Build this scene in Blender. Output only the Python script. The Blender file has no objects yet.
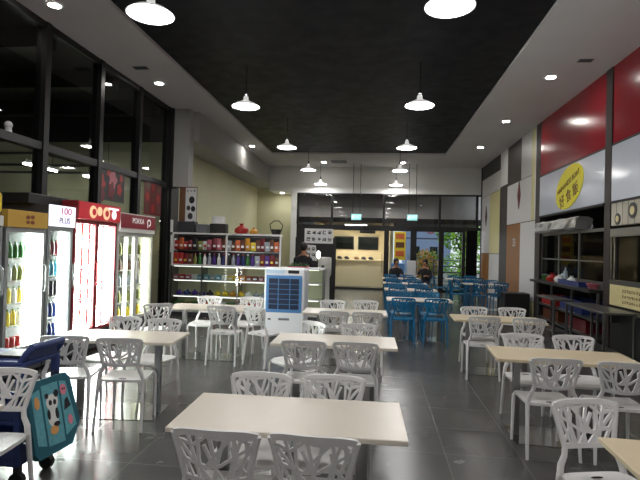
import bpy, math, random
from mathutils import Vector, Matrix, Quaternion
PI = math.pi
S = bpy.context.scene
COL = S.collection
random.seed(7)

# ------------------------------------------------------------------ materials
def lin(c):
    return tuple((v/12.92 if v <= .04045 else ((v+.055)/1.055)**2.4) for v in c)
def rgb(r, g, b):
    return lin((r/255, g/255, b/255)) + (1.,)
def mat(name, col, rough=.5, metal=0., spec=.5, noise=0., nscale=8., bump=0., emit=None, estr=0., coat=0.):
    m = bpy.data.materials.new(name); m.use_nodes = True
    nt = m.node_tree; b = nt.nodes['Principled BSDF']
    b.inputs['Base Color'].default_value = col
    b.inputs['Roughness'].default_value = rough
    b.inputs['Metallic'].default_value = metal
    b.inputs['Specular IOR Level'].default_value = spec
    b.inputs['Coat Weight'].default_value = coat
    if emit:
        b.inputs['Emission Color'].default_value = emit
        b.inputs['Emission Strength'].default_value = estr
    if noise or bump:
        tc = nt.nodes.new('ShaderNodeTexCoord')
        n = nt.nodes.new('ShaderNodeTexNoise'); n.inputs['Scale'].default_value = nscale; n.inputs['Detail'].default_value = 4
        nt.links.new(tc.outputs['Object'], n.inputs['Vector'])
        if noise:
            r = nt.nodes.new('ShaderNodeValToRGB')
            r.color_ramp.elements[0].position = .3; r.color_ramp.elements[1].position = .7
            r.color_ramp.elements[0].color = tuple(v*(1-noise) for v in col[:3])+(1,)
            r.color_ramp.elements[1].color = tuple(min(1, v*(1+noise)) for v in col[:3])+(1,)
            nt.links.new(n.outputs['Fac'], r.inputs['Fac']); nt.links.new(r.outputs['Color'], b.inputs['Base Color'])
        if bump:
            bp = nt.nodes.new('ShaderNodeBump'); bp.inputs['Strength'].default_value = bump; bp.inputs['Distance'].default_value = .01
            nt.links.new(n.outputs['Fac'], bp.inputs['Height']); nt.links.new(bp.outputs['Normal'], b.inputs['Normal'])
    return m
def glass(name, tint=(1, 1, 1), refl=1.0):
    m = bpy.data.materials.new(name); m.use_nodes = True
    nt = m.node_tree; nt.nodes.clear()
    o = nt.nodes.new('ShaderNodeOutputMaterial'); mx = nt.nodes.new('ShaderNodeMixShader')
    t = nt.nodes.new('ShaderNodeBsdfTransparent'); t.inputs['Color'].default_value = (*tint, 1)
    g = nt.nodes.new('ShaderNodeBsdfGlossy'); g.inputs['Roughness'].default_value = .02
    f = nt.nodes.new('ShaderNodeFresnel'); f.inputs['IOR'].default_value = 1.5
    k = nt.nodes.new('ShaderNodeMath'); k.operation = 'MULTIPLY'; k.inputs[1].default_value = refl
    ge = nt.nodes.new('ShaderNodeNewGeometry'); iv = nt.nodes.new('ShaderNodeMath'); iv.operation = 'SUBTRACT'; iv.inputs[0].default_value = 1
    nt.links.new(ge.outputs['Backfacing'], iv.inputs[1]); k2 = nt.nodes.new('ShaderNodeMath'); k2.operation = 'MULTIPLY'
    nt.links.new(f.outputs[0], k.inputs[0]); nt.links.new(k.outputs[0], k2.inputs[0]); nt.links.new(iv.outputs[0], k2.inputs[1]); nt.links.new(k2.outputs[0], mx.inputs[0])
    nt.links.new(t.outputs[0], mx.inputs[1]); nt.links.new(g.outputs[0], mx.inputs[2]); nt.links.new(mx.outputs[0], o.inputs[0])
    return m
def emis(name, col, s):
    return mat(name, (.8, .8, .8, 1), .5, emit=col, estr=s)
def brick(name, c1, c2, cm, bw, rh, mortar, rough, offset=.5, spec=.5, bump=.15, rot=None, coat=0., nz=.25):
    m = bpy.data.materials.new(name); m.use_nodes = True
    nt = m.node_tree; b = nt.nodes['Principled BSDF']; b.inputs['Roughness'].default_value = rough
    b.inputs['Specular IOR Level'].default_value = spec; b.inputs['Coat Weight'].default_value = coat
    tc = nt.nodes.new('ShaderNodeTexCoord'); mp = nt.nodes.new('ShaderNodeMapping')
    if rot: mp.inputs['Rotation'].default_value = rot
    br = nt.nodes.new('ShaderNodeTexBrick'); br.offset = offset
    br.inputs['Color1'].default_value = c1; br.inputs['Color2'].default_value = c2; br.inputs['Mortar'].default_value = cm
    br.inputs['Scale'].default_value = 1; br.inputs['Mortar Size'].default_value = mortar
    br.inputs['Brick Width'].default_value = bw; br.inputs['Row Height'].default_value = rh
    nt.links.new(tc.outputs['Object'], mp.inputs[0]); nt.links.new(mp.outputs[0], br.inputs['Vector'])
    n = nt.nodes.new('ShaderNodeTexNoise'); n.inputs['Scale'].default_value = 3.5; n.inputs['Detail'].default_value = 8
    nt.links.new(mp.outputs[0], n.inputs['Vector'])
    mx = nt.nodes.new('ShaderNodeMix'); mx.data_type = 'RGBA'; mx.blend_type = 'MULTIPLY'; mx.inputs['Factor'].default_value = 1
    rp = nt.nodes.new('ShaderNodeMapRange'); rp.inputs['To Min'].default_value = 1-nz; rp.inputs['To Max'].default_value = 1+nz
    nt.links.new(n.outputs['Fac'], rp.inputs['Value'])
    nt.links.new(br.outputs['Color'], mx.inputs['A']); nt.links.new(rp.outputs[0], mx.inputs['B'])
    nt.links.new(mx.outputs['Result'], b.inputs['Base Color'])
    r2 = nt.nodes.new('ShaderNodeMapRange'); r2.inputs['To Min'].default_value = rough*.7; r2.inputs['To Max'].default_value = min(1, rough*1.35)
    nt.links.new(n.outputs['Fac'], r2.inputs['Value']); nt.links.new(r2.outputs[0], b.inputs['Roughness'])
    bp = nt.nodes.new('ShaderNodeBump'); bp.inputs['Strength'].default_value = bump; bp.inputs['Distance'].default_value = .004; bp.invert = True
    nt.links.new(br.outputs['Fac'], bp.inputs['Height']); nt.links.new(bp.outputs['Normal'], b.inputs['Normal'])
    return m

M = {}
M['floor'] = brick('floor_tiles', rgb(76, 75, 74), rgb(70, 69, 68), rgb(96, 95, 92), .6, .6, .004, .24, offset=0, spec=.5, nz=.10)
M['ceil'] = mat('ceiling_paint', rgb(205, 202, 203), .8, noise=.03, nscale=1.2)
M['black_ceil'] = brick('black_ceiling_boards', rgb(17, 18, 25), rgb(15, 16, 22), rgb(8, 8, 11), 2.4, .3, .006, .5, offset=0, bump=.3, spec=.22)
M['cream'] = mat('cream_wall_paint', rgb(205, 203, 170), .75, noise=.03, nscale=1.5)
M['white_wall'] = mat('white_wall_paint', rgb(222, 222, 219), .7, noise=.02, nscale=1.5)
M['grey_wall'] = mat('grey_wall_paint', rgb(215, 213, 210), .75, noise=.05, nscale=1.5)
M['dim_white'] = mat('shaded_white_paint', rgb(168, 167, 164), .7, noise=.03, nscale=1.5)  # white paint, with the bulkhead's poor light put into the colour
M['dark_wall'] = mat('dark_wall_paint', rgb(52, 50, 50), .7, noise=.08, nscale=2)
M['near_black'] = mat('dark_cladding', rgb(26, 25, 26), .5)
M['frame'] = mat('black_aluminium', rgb(13, 13, 14), .4, spec=.5)
M['brown_frame'] = mat('brown_steel_column', rgb(44, 34, 33), .5)
M['glass'] = glass('clear_glass', (.74, .76, .74), 1.0)
M['clear'] = glass('door_glass', (.9, .93, .92), .7)
M['dim_glass'] = glass('smoky_stall_glass', (.6, .6, .6), .35)
M['transom'] = glass('tinted_transom_glass', (.8, .8, .8), 1.2)
M['panel_white'] = mat('white_laminate', rgb(214, 212, 212), .35)
M['panel_yellow'] = mat('pale_yellow_laminate', rgb(214, 206, 150), .4)
M['panel_dark'] = mat('dark_brown_laminate', rgb(58, 50, 46), .45)
M['panel_brown'] = mat('tan_brown_laminate', rgb(146, 98, 48), .45, noise=.06)
M['red_panel'] = mat('glossy_red_panel', rgb(140, 18, 34), .2, spec=.6)
M['sign_white'] = mat('glossy_white_sign', rgb(196, 200, 212), .15, spec=.5)
M['seam'] = mat('dark_seam', rgb(35, 32, 32), .6)
M['yellow'] = mat('yellow_sign_paint', rgb(226, 214, 20), .45)
M['signbrown'] = mat('sign_lettering_brown', rgb(110, 52, 30), .5)
M['white'] = mat('chair_white_plastic', rgb(214, 212, 212), .36, spec=.45)
M['blue'] = mat('chair_blue_plastic', rgb(0, 100, 145), .38, spec=.45)
M['slot'] = mat('slot_shadow_gap', rgb(20, 20, 22), .8)
M['top_white'] = mat('table_top_cream_laminate', rgb(214, 205, 192), .3, noise=.015, nscale=5, spec=.5)
M['top_beige'] = mat('table_top_beige_laminate', rgb(205, 188, 158), .32, noise=.02, nscale=5, spec=.5)
M['steel'] = mat('brushed_steel', rgb(150, 150, 150), .28, metal=1, bump=.02, nscale=40)
M['mirror_steel'] = mat('polished_steel_base', rgb(170, 170, 168), .14, metal=1)
M['dsteel'] = mat('dull_steel', rgb(112, 112, 110), .35, metal=.8)
M['shade'] = mat('lamp_shade_enamel', rgb(200, 200, 202), .4)
M['shadeglow'] = mat('glowing_lamp_shade', rgb(230, 230, 232), .4, emit=(1, .98, .95, 1), estr=.22)  # emission added to the shade so it spills light on the ceiling
M['lampglow'] = emis('pendant_lamp_glow', (1, .985, .96, 1), 30)
M['downglow'] = emis('downlight_glow', (1, .96, .9, 1), 75)
M['tubeglow'] = emis('fluorescent_tube_glow', (1, 1, .93, 1), 24)
M['led'] = emis('fridge_led_glow', (.97, 1, .97, 1), 34)
M['led2'] = emis('fridge_soft_led_glow', (1, 1, .93, 1), 9)
M['shelfglow'] = emis('added_shelf_glow', (1, 1, .9, 1), 1.1)
M['ledy'] = emis('fridge_warm_led_glow', (1, 1, .72, 1), 5)
M['fr_inside'] = mat('fridge_liner_white', rgb(240, 243, 240), .5)
M['fr_grey'] = mat('fridge_grey_steel', rgb(150, 152, 152), .35, metal=.3)
M['fr_white'] = mat('fridge_white_steel', rgb(205, 205, 200), .4)
M['fr_red'] = mat('fridge_red_paint', rgb(130, 34, 40), .35)
M['dred'] = mat('maroon_header', rgb(112, 20, 34), .4, emit=rgb(112, 20, 34), estr=.1)
M['redlit'] = mat('backlit_red_header', rgb(180, 36, 46), .4, emit=rgb(210, 40, 55), estr=.12)
M['yellowlit'] = mat('backlit_gold_header', rgb(168, 132, 56), .4, emit=rgb(200, 160, 60), estr=.04)
M['whitelit'] = mat('backlit_white_header', rgb(240, 240, 250), .4, emit=rgb(238, 238, 250), estr=.42)
M['creamlit'] = mat('backlit_cream_artwork', rgb(240, 200, 160), .4, emit=rgb(240, 195, 150), estr=.3)
M['whiteprint'] = mat('white_print', rgb(235, 235, 235), .5, emit=rgb(235, 235, 235), estr=.12)
M['purpleprint'] = mat('purple_print', rgb(90, 50, 130), .5)
M['magenta'] = mat('magenta_print', rgb(205, 60, 130), .5)
M['black'] = mat('black_plastic', rgb(22, 22, 24), .45)
M['dgrey'] = mat('dark_grey_plastic', rgb(58, 58, 62), .5)
M['mgrey'] = mat('mid_grey_plastic', rgb(110, 110, 116), .5)
M['navy'] = mat('navy_cart_plastic', rgb(42, 58, 112), .4)
M['cooler'] = mat('cooler_white_plastic', rgb(222, 224, 228), .35)
M['coolblue'] = mat('cooler_blue_plastic', rgb(84, 134, 188), .35)
M['coolpad'] = mat('cooler_navy_pad', rgb(22, 34, 62), .6, noise=.3, nscale=60)
M['paper'] = mat('white_paper', rgb(215, 215, 215), .6)
M['ink'] = mat('black_ink', rgb(30, 30, 34), .6)
M['wood'] = mat('brown_board', rgb(112, 76, 50), .6, noise=.15, nscale=12)
M['foil'] = mat('crinkled_foil', rgb(205, 205, 205), .3, metal=.85, bump=1.0, nscale=14)
M['black_hair'] = mat('black_hair', rgb(20, 17, 16), .5)
M['skin'] = mat('skin_tone', rgb(168, 120, 92), .5)
M['darkcloth'] = mat('charcoal_cloth', rgb(34, 33, 38), .9)
M['denim'] = mat('dark_denim', rgb(34, 42, 62), .9)
M['leaf'] = mat('leaf_green', rgb(150, 200, 60), .55, noise=.5, nscale=3)
M['leafd'] = mat('leaf_deep_green', rgb(84, 130, 50), .6, noise=.5, nscale=3)
M['bark'] = mat('tree_bark', rgb(70, 58, 46), .9, noise=.3)
M['orange'] = mat('orange_petals', rgb(214, 140, 50), .6)
M['bluewall'] = mat('blue_grey_facade', rgb(140, 156, 190), .8, noise=.05)
M['pavement'] = mat('grey_pavement', rgb(130, 130, 124), .85, noise=.1)
M['greenlit'] = emis('exit_sign_green_glow', (.05, .62, .60, 1), .42)
M['exitwhite'] = emis('exit_sign_white_glow', (.7, 1, 1, 1), .7)
M['screen'] = mat('dark_window_glass', rgb(22, 26, 24), .15)
M['beige_gloss'] = mat('beige_gloss_tiles', rgb(214, 202, 176), .2)
M['corr_wall'] = mat('warm_cream_wall', rgb(232, 216, 182), .7)
M['teal'] = mat('teal_bag_fabric', rgb(34, 96, 112), .7)
M['tealp'] = mat('light_teal_print', rgb(98, 166, 178), .65, noise=.12, nscale=25)
M['pink'] = mat('pink_print', rgb(226, 130, 150), .6)
M['printw'] = mat('white_bag_print', rgb(226, 226, 222), .6)
M['printk'] = mat('black_bag_print', rgb(28, 28, 34), .6)
M['printo'] = mat('orange_bag_print', rgb(222, 160, 96), .6)
M['tile_orn'] = brick('patterned_board', rgb(190, 184, 168), rgb(168, 160, 146), rgb(96, 88, 78), .35, .2, .012, .4)
M['board_cream'] = mat('cream_stall_board', rgb(206, 192, 142), .5, noise=.05)
PK = {}
for n_, c_ in dict(red=(165, 40, 34), orange=(190, 96, 52), yellow=(216, 190, 50), green=(58, 116, 56), blue=(38, 52, 112),
                   purple=(78, 48, 130), brown=(96, 56, 36), white=(215, 215, 215), pink=(176, 96, 108), maroon=(110, 24, 36),
                   silver=(150, 156, 166), black=(34, 30, 34), teal=(80, 150, 170), amber=(200, 140, 40), olive=(120, 124, 60)).items():
    PK[n_] = mat(n_+'_packaging', rgb(*c_), .32)

# ------------------------------------------------------------------ mesh builder
class MB:
    def __init__(s): s.v = []; s.f = []; s.mi = []; s.cur = 0
    def add(s, vs, fs):
        o = len(s.v); s.v += [tuple(v) for v in vs]
        for f in fs: s.f.append(tuple(i+o for i in f)); s.mi.append(s.cur)
        return s
    def box(s, x0, x1, y0, y1, z0, z1, bev=0.):
        if bev > 0:
            b = min(bev, abs(x1-x0)/2.01, abs(y1-y0)/2.01, abs(z1-z0)/2.01)
            xs = (x0, x0+b, x1-b, x1); ys = (y0, y0+b, y1-b, y1); zs = (z0, z0+b, z1-b, z1)
            idx = {}; vs = []
            for i in range(4):
                for j in range(4):
                    for k in range(4):
                        ex = (i in (0, 3))+(j in (0, 3))+(k in (0, 3))
                        if ex == 1: idx[i, j, k] = len(vs); vs.append((xs[i], ys[j], zs[k]))
            fs = []
            q = lambda *a: fs.append(tuple(idx[p] for p in a))
            q((0,1,1),(0,1,2),(0,2,2),(0,2,1)); q((3,1,1),(3,2,1),(3,2,2),(3,1,2))
            q((1,0,1),(2,0,1),(2,0,2),(1,0,2)); q((1,3,1),(1,3,2),(2,3,2),(2,3,1))
            q((1,1,0),(1,2,0),(2,2,0),(2,1,0)); q((1,1,3),(2,1,3),(2,2,3),(1,2,3))
            for a, A in ((1, 0), (2, 3)):
                for c, Cc in ((1, 0), (2, 3)):
                    q((A,c,1),(A,c,2),(a,Cc,2),(a,Cc,1)); q((A,1,c),(A,2,c),(a,2,Cc),(a,1,Cc)); q((1,A,c),(2,A,c),(2,a,Cc),(1,a,Cc))
                    for e, Ee in ((1, 0), (2, 3)): fs.append((idx[A,c,e], idx[a,Cc,e], idx[a,c,Ee]))
            return s.add(vs, fs)
        vs = [(x, y, z) for x in (x0, x1) for y in (y0, y1) for z in (z0, z1)]
        return s.add(vs, [(0,1,3,2), (4,6,7,5), (0,4,5,1), (2,3,7,6), (0,2,6,4), (1,5,7,3)])
    def cyl(s, p0, p1, r0, r1=None, n=12, caps=True):
        return s.tube([p0, p1], [r0, r0 if r1 is None else r1], n, caps)
    def tube(s, pts, rs, n=8, caps=True, flat=1., up=None):
        pts = [Vector(p) for p in pts]
        if not isinstance(rs, (list, tuple)): rs = [rs]*len(pts)
        rings = []; prev = None
        for i, p in enumerate(pts):
            d = (pts[min(i+1, len(pts)-1)]-pts[max(i-1, 0)]).normalized()
            if prev is None:
                a = Vector(up) if up else (Vector((0, 0, 1)) if abs(d.z) < .9 else Vector((1, 0, 0)))
            else: a = prev
            a = (a-d*a.dot(d)).normalized(); prev = a
            b = d.cross(a)
            rings.append([p+a*math.cos(2*PI*k/n)*rs[i]+b*math.sin(2*PI*k/n)*rs[i]*flat for k in range(n)])
        vs = [v for r in rings for v in r]; fs = []
        for i in range(len(pts)-1):
            for k in range(n):
                fs.append((i*n+k, i*n+(k+1) % n, (i+1)*n+(k+1) % n, (i+1)*n+k))
        if caps: fs.append(tuple(range(n))[::-1]); fs.append(tuple((len(pts)-1)*n+k for k in range(n)))
        return s.add(vs, fs)
    def lathe(s, prof, n=24, cx=0, cy=0, cz=0):
        vs = []; fs = []
        for r, z in prof:
            for k in range(n): vs.append((cx+r*math.cos(2*PI*k/n), cy+r*math.sin(2*PI*k/n), cz+z))
        for i in range(len(prof)-1):
            for k in range(n): fs.append((i*n+k, i*n+(k+1) % n, (i+1)*n+(k+1) % n, (i+1)*n+k))
        return s.add(vs, fs)
    def disc(s, cx, cy, z, r, n=24, up=False):
        f = tuple(range(n)); return s.add([(cx+r*math.cos(2*PI*k/n), cy+r*math.sin(2*PI*k/n), z) for k in range(n)], [f if up else f[::-1]])
    def blob(s, c, r, n=10, m=7):
        if not isinstance(r, (list, tuple)): r = (r, r, r)
        vs = []; fs = []
        for i in range(m+1):
            t = PI*i/m
            for k in range(n):
                vs.append((c[0]+r[0]*math.sin(t)*math.cos(2*PI*k/n), c[1]+r[1]*math.sin(t)*math.sin(2*PI*k/n), c[2]+r[2]*math.cos(t)))
        for i in range(m):
            for k in range(n): fs.append((i*n+k, (i+1)*n+k, (i+1)*n+(k+1) % n, i*n+(k+1) % n))
        return s.add(vs, fs)
    def prism(s, pts, d):      # pts: list of 3d points (planar polygon), d: extrusion vector
        n = len(pts); pts = [Vector(p) for p in pts]; d = Vector(d)
        return s.add(pts+[p+d for p in pts], [tuple(range(n))[::-1], tuple(range(n, 2*n))]+[(i, (i+1) % n, n+(i+1) % n, n+i) for i in range(n)])
    def build(s, name, mats, parent=None, loc=None, rot=0., smooth=False, bevel=0.):
        me = bpy.data.meshes.new(name); me.from_pydata(s.v, [], s.f)
        if not isinstance(mats, (list, tuple)): mats = [mats]
        for m in mats: me.materials.append(m)
        me.polygons.foreach_set('material_index', s.mi)
        me.polygons.foreach_set('use_smooth', [bool(smooth)]*len(me.polygons))
        me.update()
        if smooth and smooth != 'all':
            try: me.set_sharp_from_angle(angle=math.radians(40))
            except Exception: pass
        import bmesh
        bm = bmesh.new(); bm.from_mesh(me); bmesh.ops.recalc_face_normals(bm, faces=bm.faces); bm.to_mesh(me); bm.free()
        o = bpy.data.objects.new(name, me); COL.objects.link(o)
        if parent is not None: o.parent = parent
        if loc is not None: o.location = loc
        o.rotation_euler[2] = rot
        if bevel:
            b = o.modifiers.new('bevel', 'BEVEL'); b.width = bevel; b.segments = 2; b.limit_method = 'ANGLE'
        return o

def tag(o, label=None, cat=None, group=None, kind=None):
    if label: o['label'] = label
    if cat: o['category'] = cat
    if group: o['group'] = group
    if kind: o['kind'] = kind
    return o
def thing(name, label, cat, loc=(0, 0, 0), rot=0., group=None):
    o = bpy.data.objects.new(name, None); o.empty_display_size = .1; COL.objects.link(o)
    o.location = loc; o.rotation_euler[2] = rot
    return tag(o, label, cat, group)
def box(name, m, x0, x1, y0, y1, z0, z1, parent=None, bev=0.):
    # origin at the base centre
    cx, cy = (x0+x1)/2, (y0+y1)/2
    if parent is not None: return MB().box(x0, x1, y0, y1, z0, z1, bev).build(name, m, parent)
    return MB().box(x0-cx, x1-cx, y0-cy, y1-cy, 0, z1-z0, bev).build(name, m, None, (cx, cy, z0))
def struct(o): o['kind'] = 'structure'; return o
def sbox(name, m, x0, x1, y0, y1, z0, z1, label=None):
    o = MB().box(x0, x1, y0, y1, z0, z1).build(name, m); o['kind'] = 'structure'
    o['label'] = label or name.replace('_', ' ')
    return o
def root_struct(name, label):
    o = bpy.data.objects.new(name, None); COL.objects.link(o); o['kind'] = 'structure'; o['label'] = label; return o
def copy_tree(o, parent=None):
    c = o.copy(); COL.objects.link(c)
    if parent is not None: c.parent = parent
    for ch in list(o.children): copy_tree(ch, c)
    return c
ORD = ['first', 'second', 'third', 'fourth', 'fifth', 'sixth', 'seventh', 'eighth', 'ninth', 'tenth', 'eleventh', 'twelfth',
       'thirteenth', 'fourteenth', 'fifteenth', 'sixteenth', 'seventeenth', 'eighteenth', 'nineteenth', 'twentieth',
       'twenty-first', 'twenty-second', 'twenty-third', 'twenty-fourth', 'twenty-fifth', 'twenty-sixth']

def text_mesh(txt, size, depth=.002):
    cu = bpy.data.curves.new('t', 'FONT'); cu.body = txt; cu.size = size; cu.extrude = depth
    cu.align_x = 'CENTER'; cu.align_y = 'CENTER'
    o = bpy.data.objects.new('t', cu); COL.objects.link(o)
    bpy.context.view_layer.update()
    me = bpy.data.meshes.new_from_object(o.evaluated_get(bpy.context.evaluated_depsgraph_get()))
    bpy.data.objects.remove(o); bpy.data.curves.remove(cu)
    return me
def scribble(name, n, size, m, right, up, loc, parent, seed=0, rows=1, lead=1.4, strokes=5):
    random.seed(seed); r = Vector(right).normalized(); u = Vector(up).normalized(); nn = r.cross(u); b = MB()
    for q in range(rows):
        for k in range(n):
            o_ = r*((k-(n-1)/2)*size*1.15)-u*(q*size*lead)
            for j in range(strokes):
                h = j % 2 == 0; w_ = size*random.uniform(.5, .85); a = r if h else u; c_ = u if h else r
                p = o_+(c_*random.uniform(-.38, .38)+a*random.uniform(-.08, .08))*size; d = (a+c_*random.uniform(-.25, .25)).normalized()
                e_ = d.cross(nn)*size*.055
                b.prism([p-d*w_/2-e_, p+d*w_/2-e_, p+d*w_/2+e_, p-d*w_/2+e_], nn*.001)
    return b.build(name, m, parent, loc)
def text(name, txt, size, m, right, up, loc, parent=None, sx=1., depth=.002):
    me = text_mesh(txt, size, depth); me.name = name
    me.materials.clear(); me.materials.append(m)
    r = Vector(right).normalized(); u = Vector(up).normalized(); n = r.cross(u)
    R = Matrix((r*sx, u, n)).transposed()
    for v in me.vertices: v.co = R @ v.co
    o = bpy.data.objects.new(name, me); COL.objects.link(o); o.location = loc
    if parent is not None: o.parent = parent
    return o

# ------------------------------------------------------------------ dimensions
XL, XR, ZC, YF, YB = -5.15, 4.12, 5.0, 20.5, -4.0
RX0, RX1, RY1 = -3.80, 2.33, 17.7      # black ceiling recess

# ------------------------------------------------------------------ room shell
sbox('floor', M['floor'], -13.2, 7.2, YB, 26, -.1, 0, 'dark grey stone tiled floor')
# ceiling strips round the recess
c = MB()
c.box(XL-.2, RX0, YB, YF+.2, ZC, ZC+.3); c.box(RX1, XR+.1, YB, YF+.2, ZC, ZC+.3)
c.box(RX0, RX1, RY1, YF+.2, ZC, ZC+.3); c.box(RX0, RX1, YB, YB+.6, ZC, ZC+.3)
tag(c.build('ceiling', M['ceil']), 'pale grey painted ceiling border', kind='structure')
sbox('ceiling_recess', M['black_ceil'], RX0, RX1, YB+.6, RY1, ZC+.06, ZC+.3, 'black boarded centre of the ceiling')
sbox('wall_back', M['grey_wall'], -13.2, 7.2, YB-.2, YB, -.1, ZC+.3)
sbox('wall_left', M['grey_wall'], XL-.15, XL, YB, 2.49, 0, ZC)
sbox('wall_right', M['panel_white'], XR, XR+.15, YB, 5.45, 0, ZC)
# left curtain wall
ys = [2.54+1.53*i for i in range(7)]
for i in range(6):
    a, b = ys[i], ys[i+1]
    w = root_struct('window_%d' % (i+1), 'black framed two-storey glass bay of the left wall')
    f = MB()
    f.box(XL-.1, XL+.08, b-.06, b+.06, 0, ZC)
    if i == 0: f.box(XL-.1, XL+.08, a-.05, a+.05, 0, ZC)
    f.box(XL-.08, XL+.06, a+.06, b-.06, 3.03, 3.15)
    f.box(XL-.08, XL+.06, a+.06, b-.06, 0, .12); f.box(XL-.08, XL+.06, a+.06, b-.06, ZC-.1, ZC)
    f.build('window_frame', M['frame'], w)
    MB().box(XL-.012, XL, a+.05, b-.05, .12, 3.03).build('lower_pane', M['glass'], w)
    MB().box(XL-.012, XL, a+.05, b-.05, 3.15, ZC-.1).build('upper_pane', M['glass'], w)
sbox('trim_1', M['near_black'], XL-.15, XL+.12, 11.78, 12.25, 0, ZC, 'dark end post of the glass wall')
# shop end of the left side
sbox('wall_shop_side', M['cream'], XL-.35, XL-.2, 12.25, 22.2, 0, ZC)
sbox('wall_shop_back', M['cream'], XL-.35, -3.30, 22.0, 22.2, 0, ZC)
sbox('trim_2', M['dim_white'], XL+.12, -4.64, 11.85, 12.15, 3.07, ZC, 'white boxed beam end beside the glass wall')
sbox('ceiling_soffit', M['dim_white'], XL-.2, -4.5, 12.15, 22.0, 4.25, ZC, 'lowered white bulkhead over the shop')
sbox('trim_3', M['white_wall'], -4.5, -3.55, YF, YF+.2, 4.0, ZC, 'white lintel over the shop recess')
sbox('ceiling_shop', M['white_wall'], -4.5, -3.55, YF+.2, 22.0, 4.0, 4.2)
sbox('trim_4', M['white_wall'], -3.55, -3.30, YF, 22.0, 0, ZC, 'white pier beside the far glass front')
# far wall header
sbox('wall_far', M['white_wall'], -3.30, XR, YF, YF+.25, 3.93, ZC, 'white wall above the far glass front')
# spaces outside: corridor to the left
sbox('wall_corridor', M['cream'], -13.2, -13.0, YB, 12.25, 0, 4.45, 'cream wall of the corridor outside the glass')
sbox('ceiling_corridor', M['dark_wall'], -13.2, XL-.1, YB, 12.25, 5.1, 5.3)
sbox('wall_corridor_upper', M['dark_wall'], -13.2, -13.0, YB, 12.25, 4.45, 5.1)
sbox('wall_corridor_end', M['cream'], -13.2, XL-.35, 12.25, 12.45, 0, 4.25)
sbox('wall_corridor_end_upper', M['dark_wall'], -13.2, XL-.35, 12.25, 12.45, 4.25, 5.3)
for k, (z, x0, x1, z1) in enumerate(((3.44, -12.9, -7.4, 3.44), (3.66, -12.9, -7.4, 3.62), (3.94, -12.9, -8.2, 3.94), (3.90, -8.6, -6.0, 3.30))):
    t = MB().cyl((x0, 12.19, z), (x1, 12.19, z1), .03).build('wall_pipe', M['dgrey'])
    tag(t, ['lowest of the level dark pipes on the cream corridor wall outside', 'middle one of the level dark pipes on the corridor wall', 'topmost level dark pipe on the corridor wall outside', 'slanting dark pipe on the corridor wall outside'][k], 'pipe', 'pipes on the corridor wall')
for k, yy in enumerate((5.5, 7.5, 9.5, 11.5)):
    o = sbox('trim_%d' % (5+k), M['near_black'], -13.0, XL-.15, yy-.12, yy+.12, 4.75, 5.1, 'dark ceiling beam of the corridor')
for k, (x, y) in enumerate(((-7.86, 10.9), (-6.42, 10.9))):
    t = thing('tube_light', ['left of the two tube lamps in the dim corridor outside the glass', 'right of the two tube lamps in the dim corridor outside the glass'][k], 'lamp', (x, y, (3.36, 3.10)[k]), 0, 'corridor tube lights')
    MB().box(-.06, .06, -.6, .6, .03, .09).build('housing', M['shade'], t)
    MB().cyl((0, -.58, 0), (0, .58, 0), .02).build('tube', M['tubeglow'], t)
    for s_ in (-.4, .4): MB().cyl((0, s_, .09), (0, s_, 5.1-(3.36, 3.10)[k]), .006).build('hanger', M['dgrey'], t)

# ------------------------------------------------------------------ right wall mosaic (X = 4.12), one wall with panels
W = root_struct('wall_mosaic', 'right wall clad in white, yellow, tan and dark brown panels')
MB().box(XR+.02, XR+.15, 13.5, YF, 0, ZC).build('wall_core', M['seam'], W)
cells = [  # y0,y1,z0,z1,material
    (18.95, 20.3, 0, 1.60, 'panel_brown'), (18.95, 20.3, 1.62, 3.78, 'panel_white'), (17.45, 20.3, 3.80, 4.46, 'panel_white'), (17.45, 20.3, 4.48, 5.0, 'panel_dark'),
    (17.45, 18.93, 0, 1.60, 'panel_white'), (17.45, 18.93, 1.62, 3.78, 'panel_yellow'),
    (16.5, 17.43, 0, 3.84, 'panel_dark'), (16.5, 17.43, 3.86, 5.0, 'panel_white'),
    (15.0, 16.48, 3.78, 5.0, 'panel_dark'), (14.02, 14.98, 3.78, 5.0, 'panel_white'), (13.98, 16.48, 2.54, 3.76, 'panel_white'),
    (15.0, 16.48, 0, 2.52, 'panel_brown'), (13.56, 14.98, .40, 2.52, 'panel_white'), (13.56, 14.98, 0, .38, 'panel_yellow'),
    (13.74, 14.0, 2.54, 5.0, 'panel_yellow'), (13.56, 13.72, 2.54, 5.0, 'panel_white')]
for y0, y1, z0, z1, mm in cells:
    MB().box(XR, XR+.02, y0, y1, z0, z1).build('wall_panel', M[mm], W)
MB().box(XR-.01, XR+.15, 20.3, YF, 0, ZC).build('corner_post', M['seam'], W)
# diamonds
def diamond(y, z, m, label, w=.16, h=.42):
    t = thing('wall_emblem', label, 'emblem', (XR-.001, y, z))
    MB().prism([(0, -w, 0), (0, 0, h), (0, w, 0), (0, 0, -h)], (-.015, 0, 0)).build('diamond', m, t)
    MB().prism([(-.015, -w*.45, 0), (-.015, 0, h*.45), (-.015, w*.45, 0), (-.015, 0, -h*.45)], (-.006, 0, 0)).build('inner_diamond', M['signbrown'], t)
    return t
diamond(15.15, 3.36, PK['maroon'], 'maroon diamond emblem on the nearer large white wall panel')
diamond(19.5, 3.02, PK['black'], 'dark diamond emblem on the white panel farther along the right wall', .15, .38)
text('door_lettering', '33', .34, M['panel_white'], (0, -1, 0), (0, 0, 1), (XR-.004, 15.6, 1.96))
tag(bpy.data.objects['door_lettering'], 'small white numerals on the tan brown wall panel', 'lettering')

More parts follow.
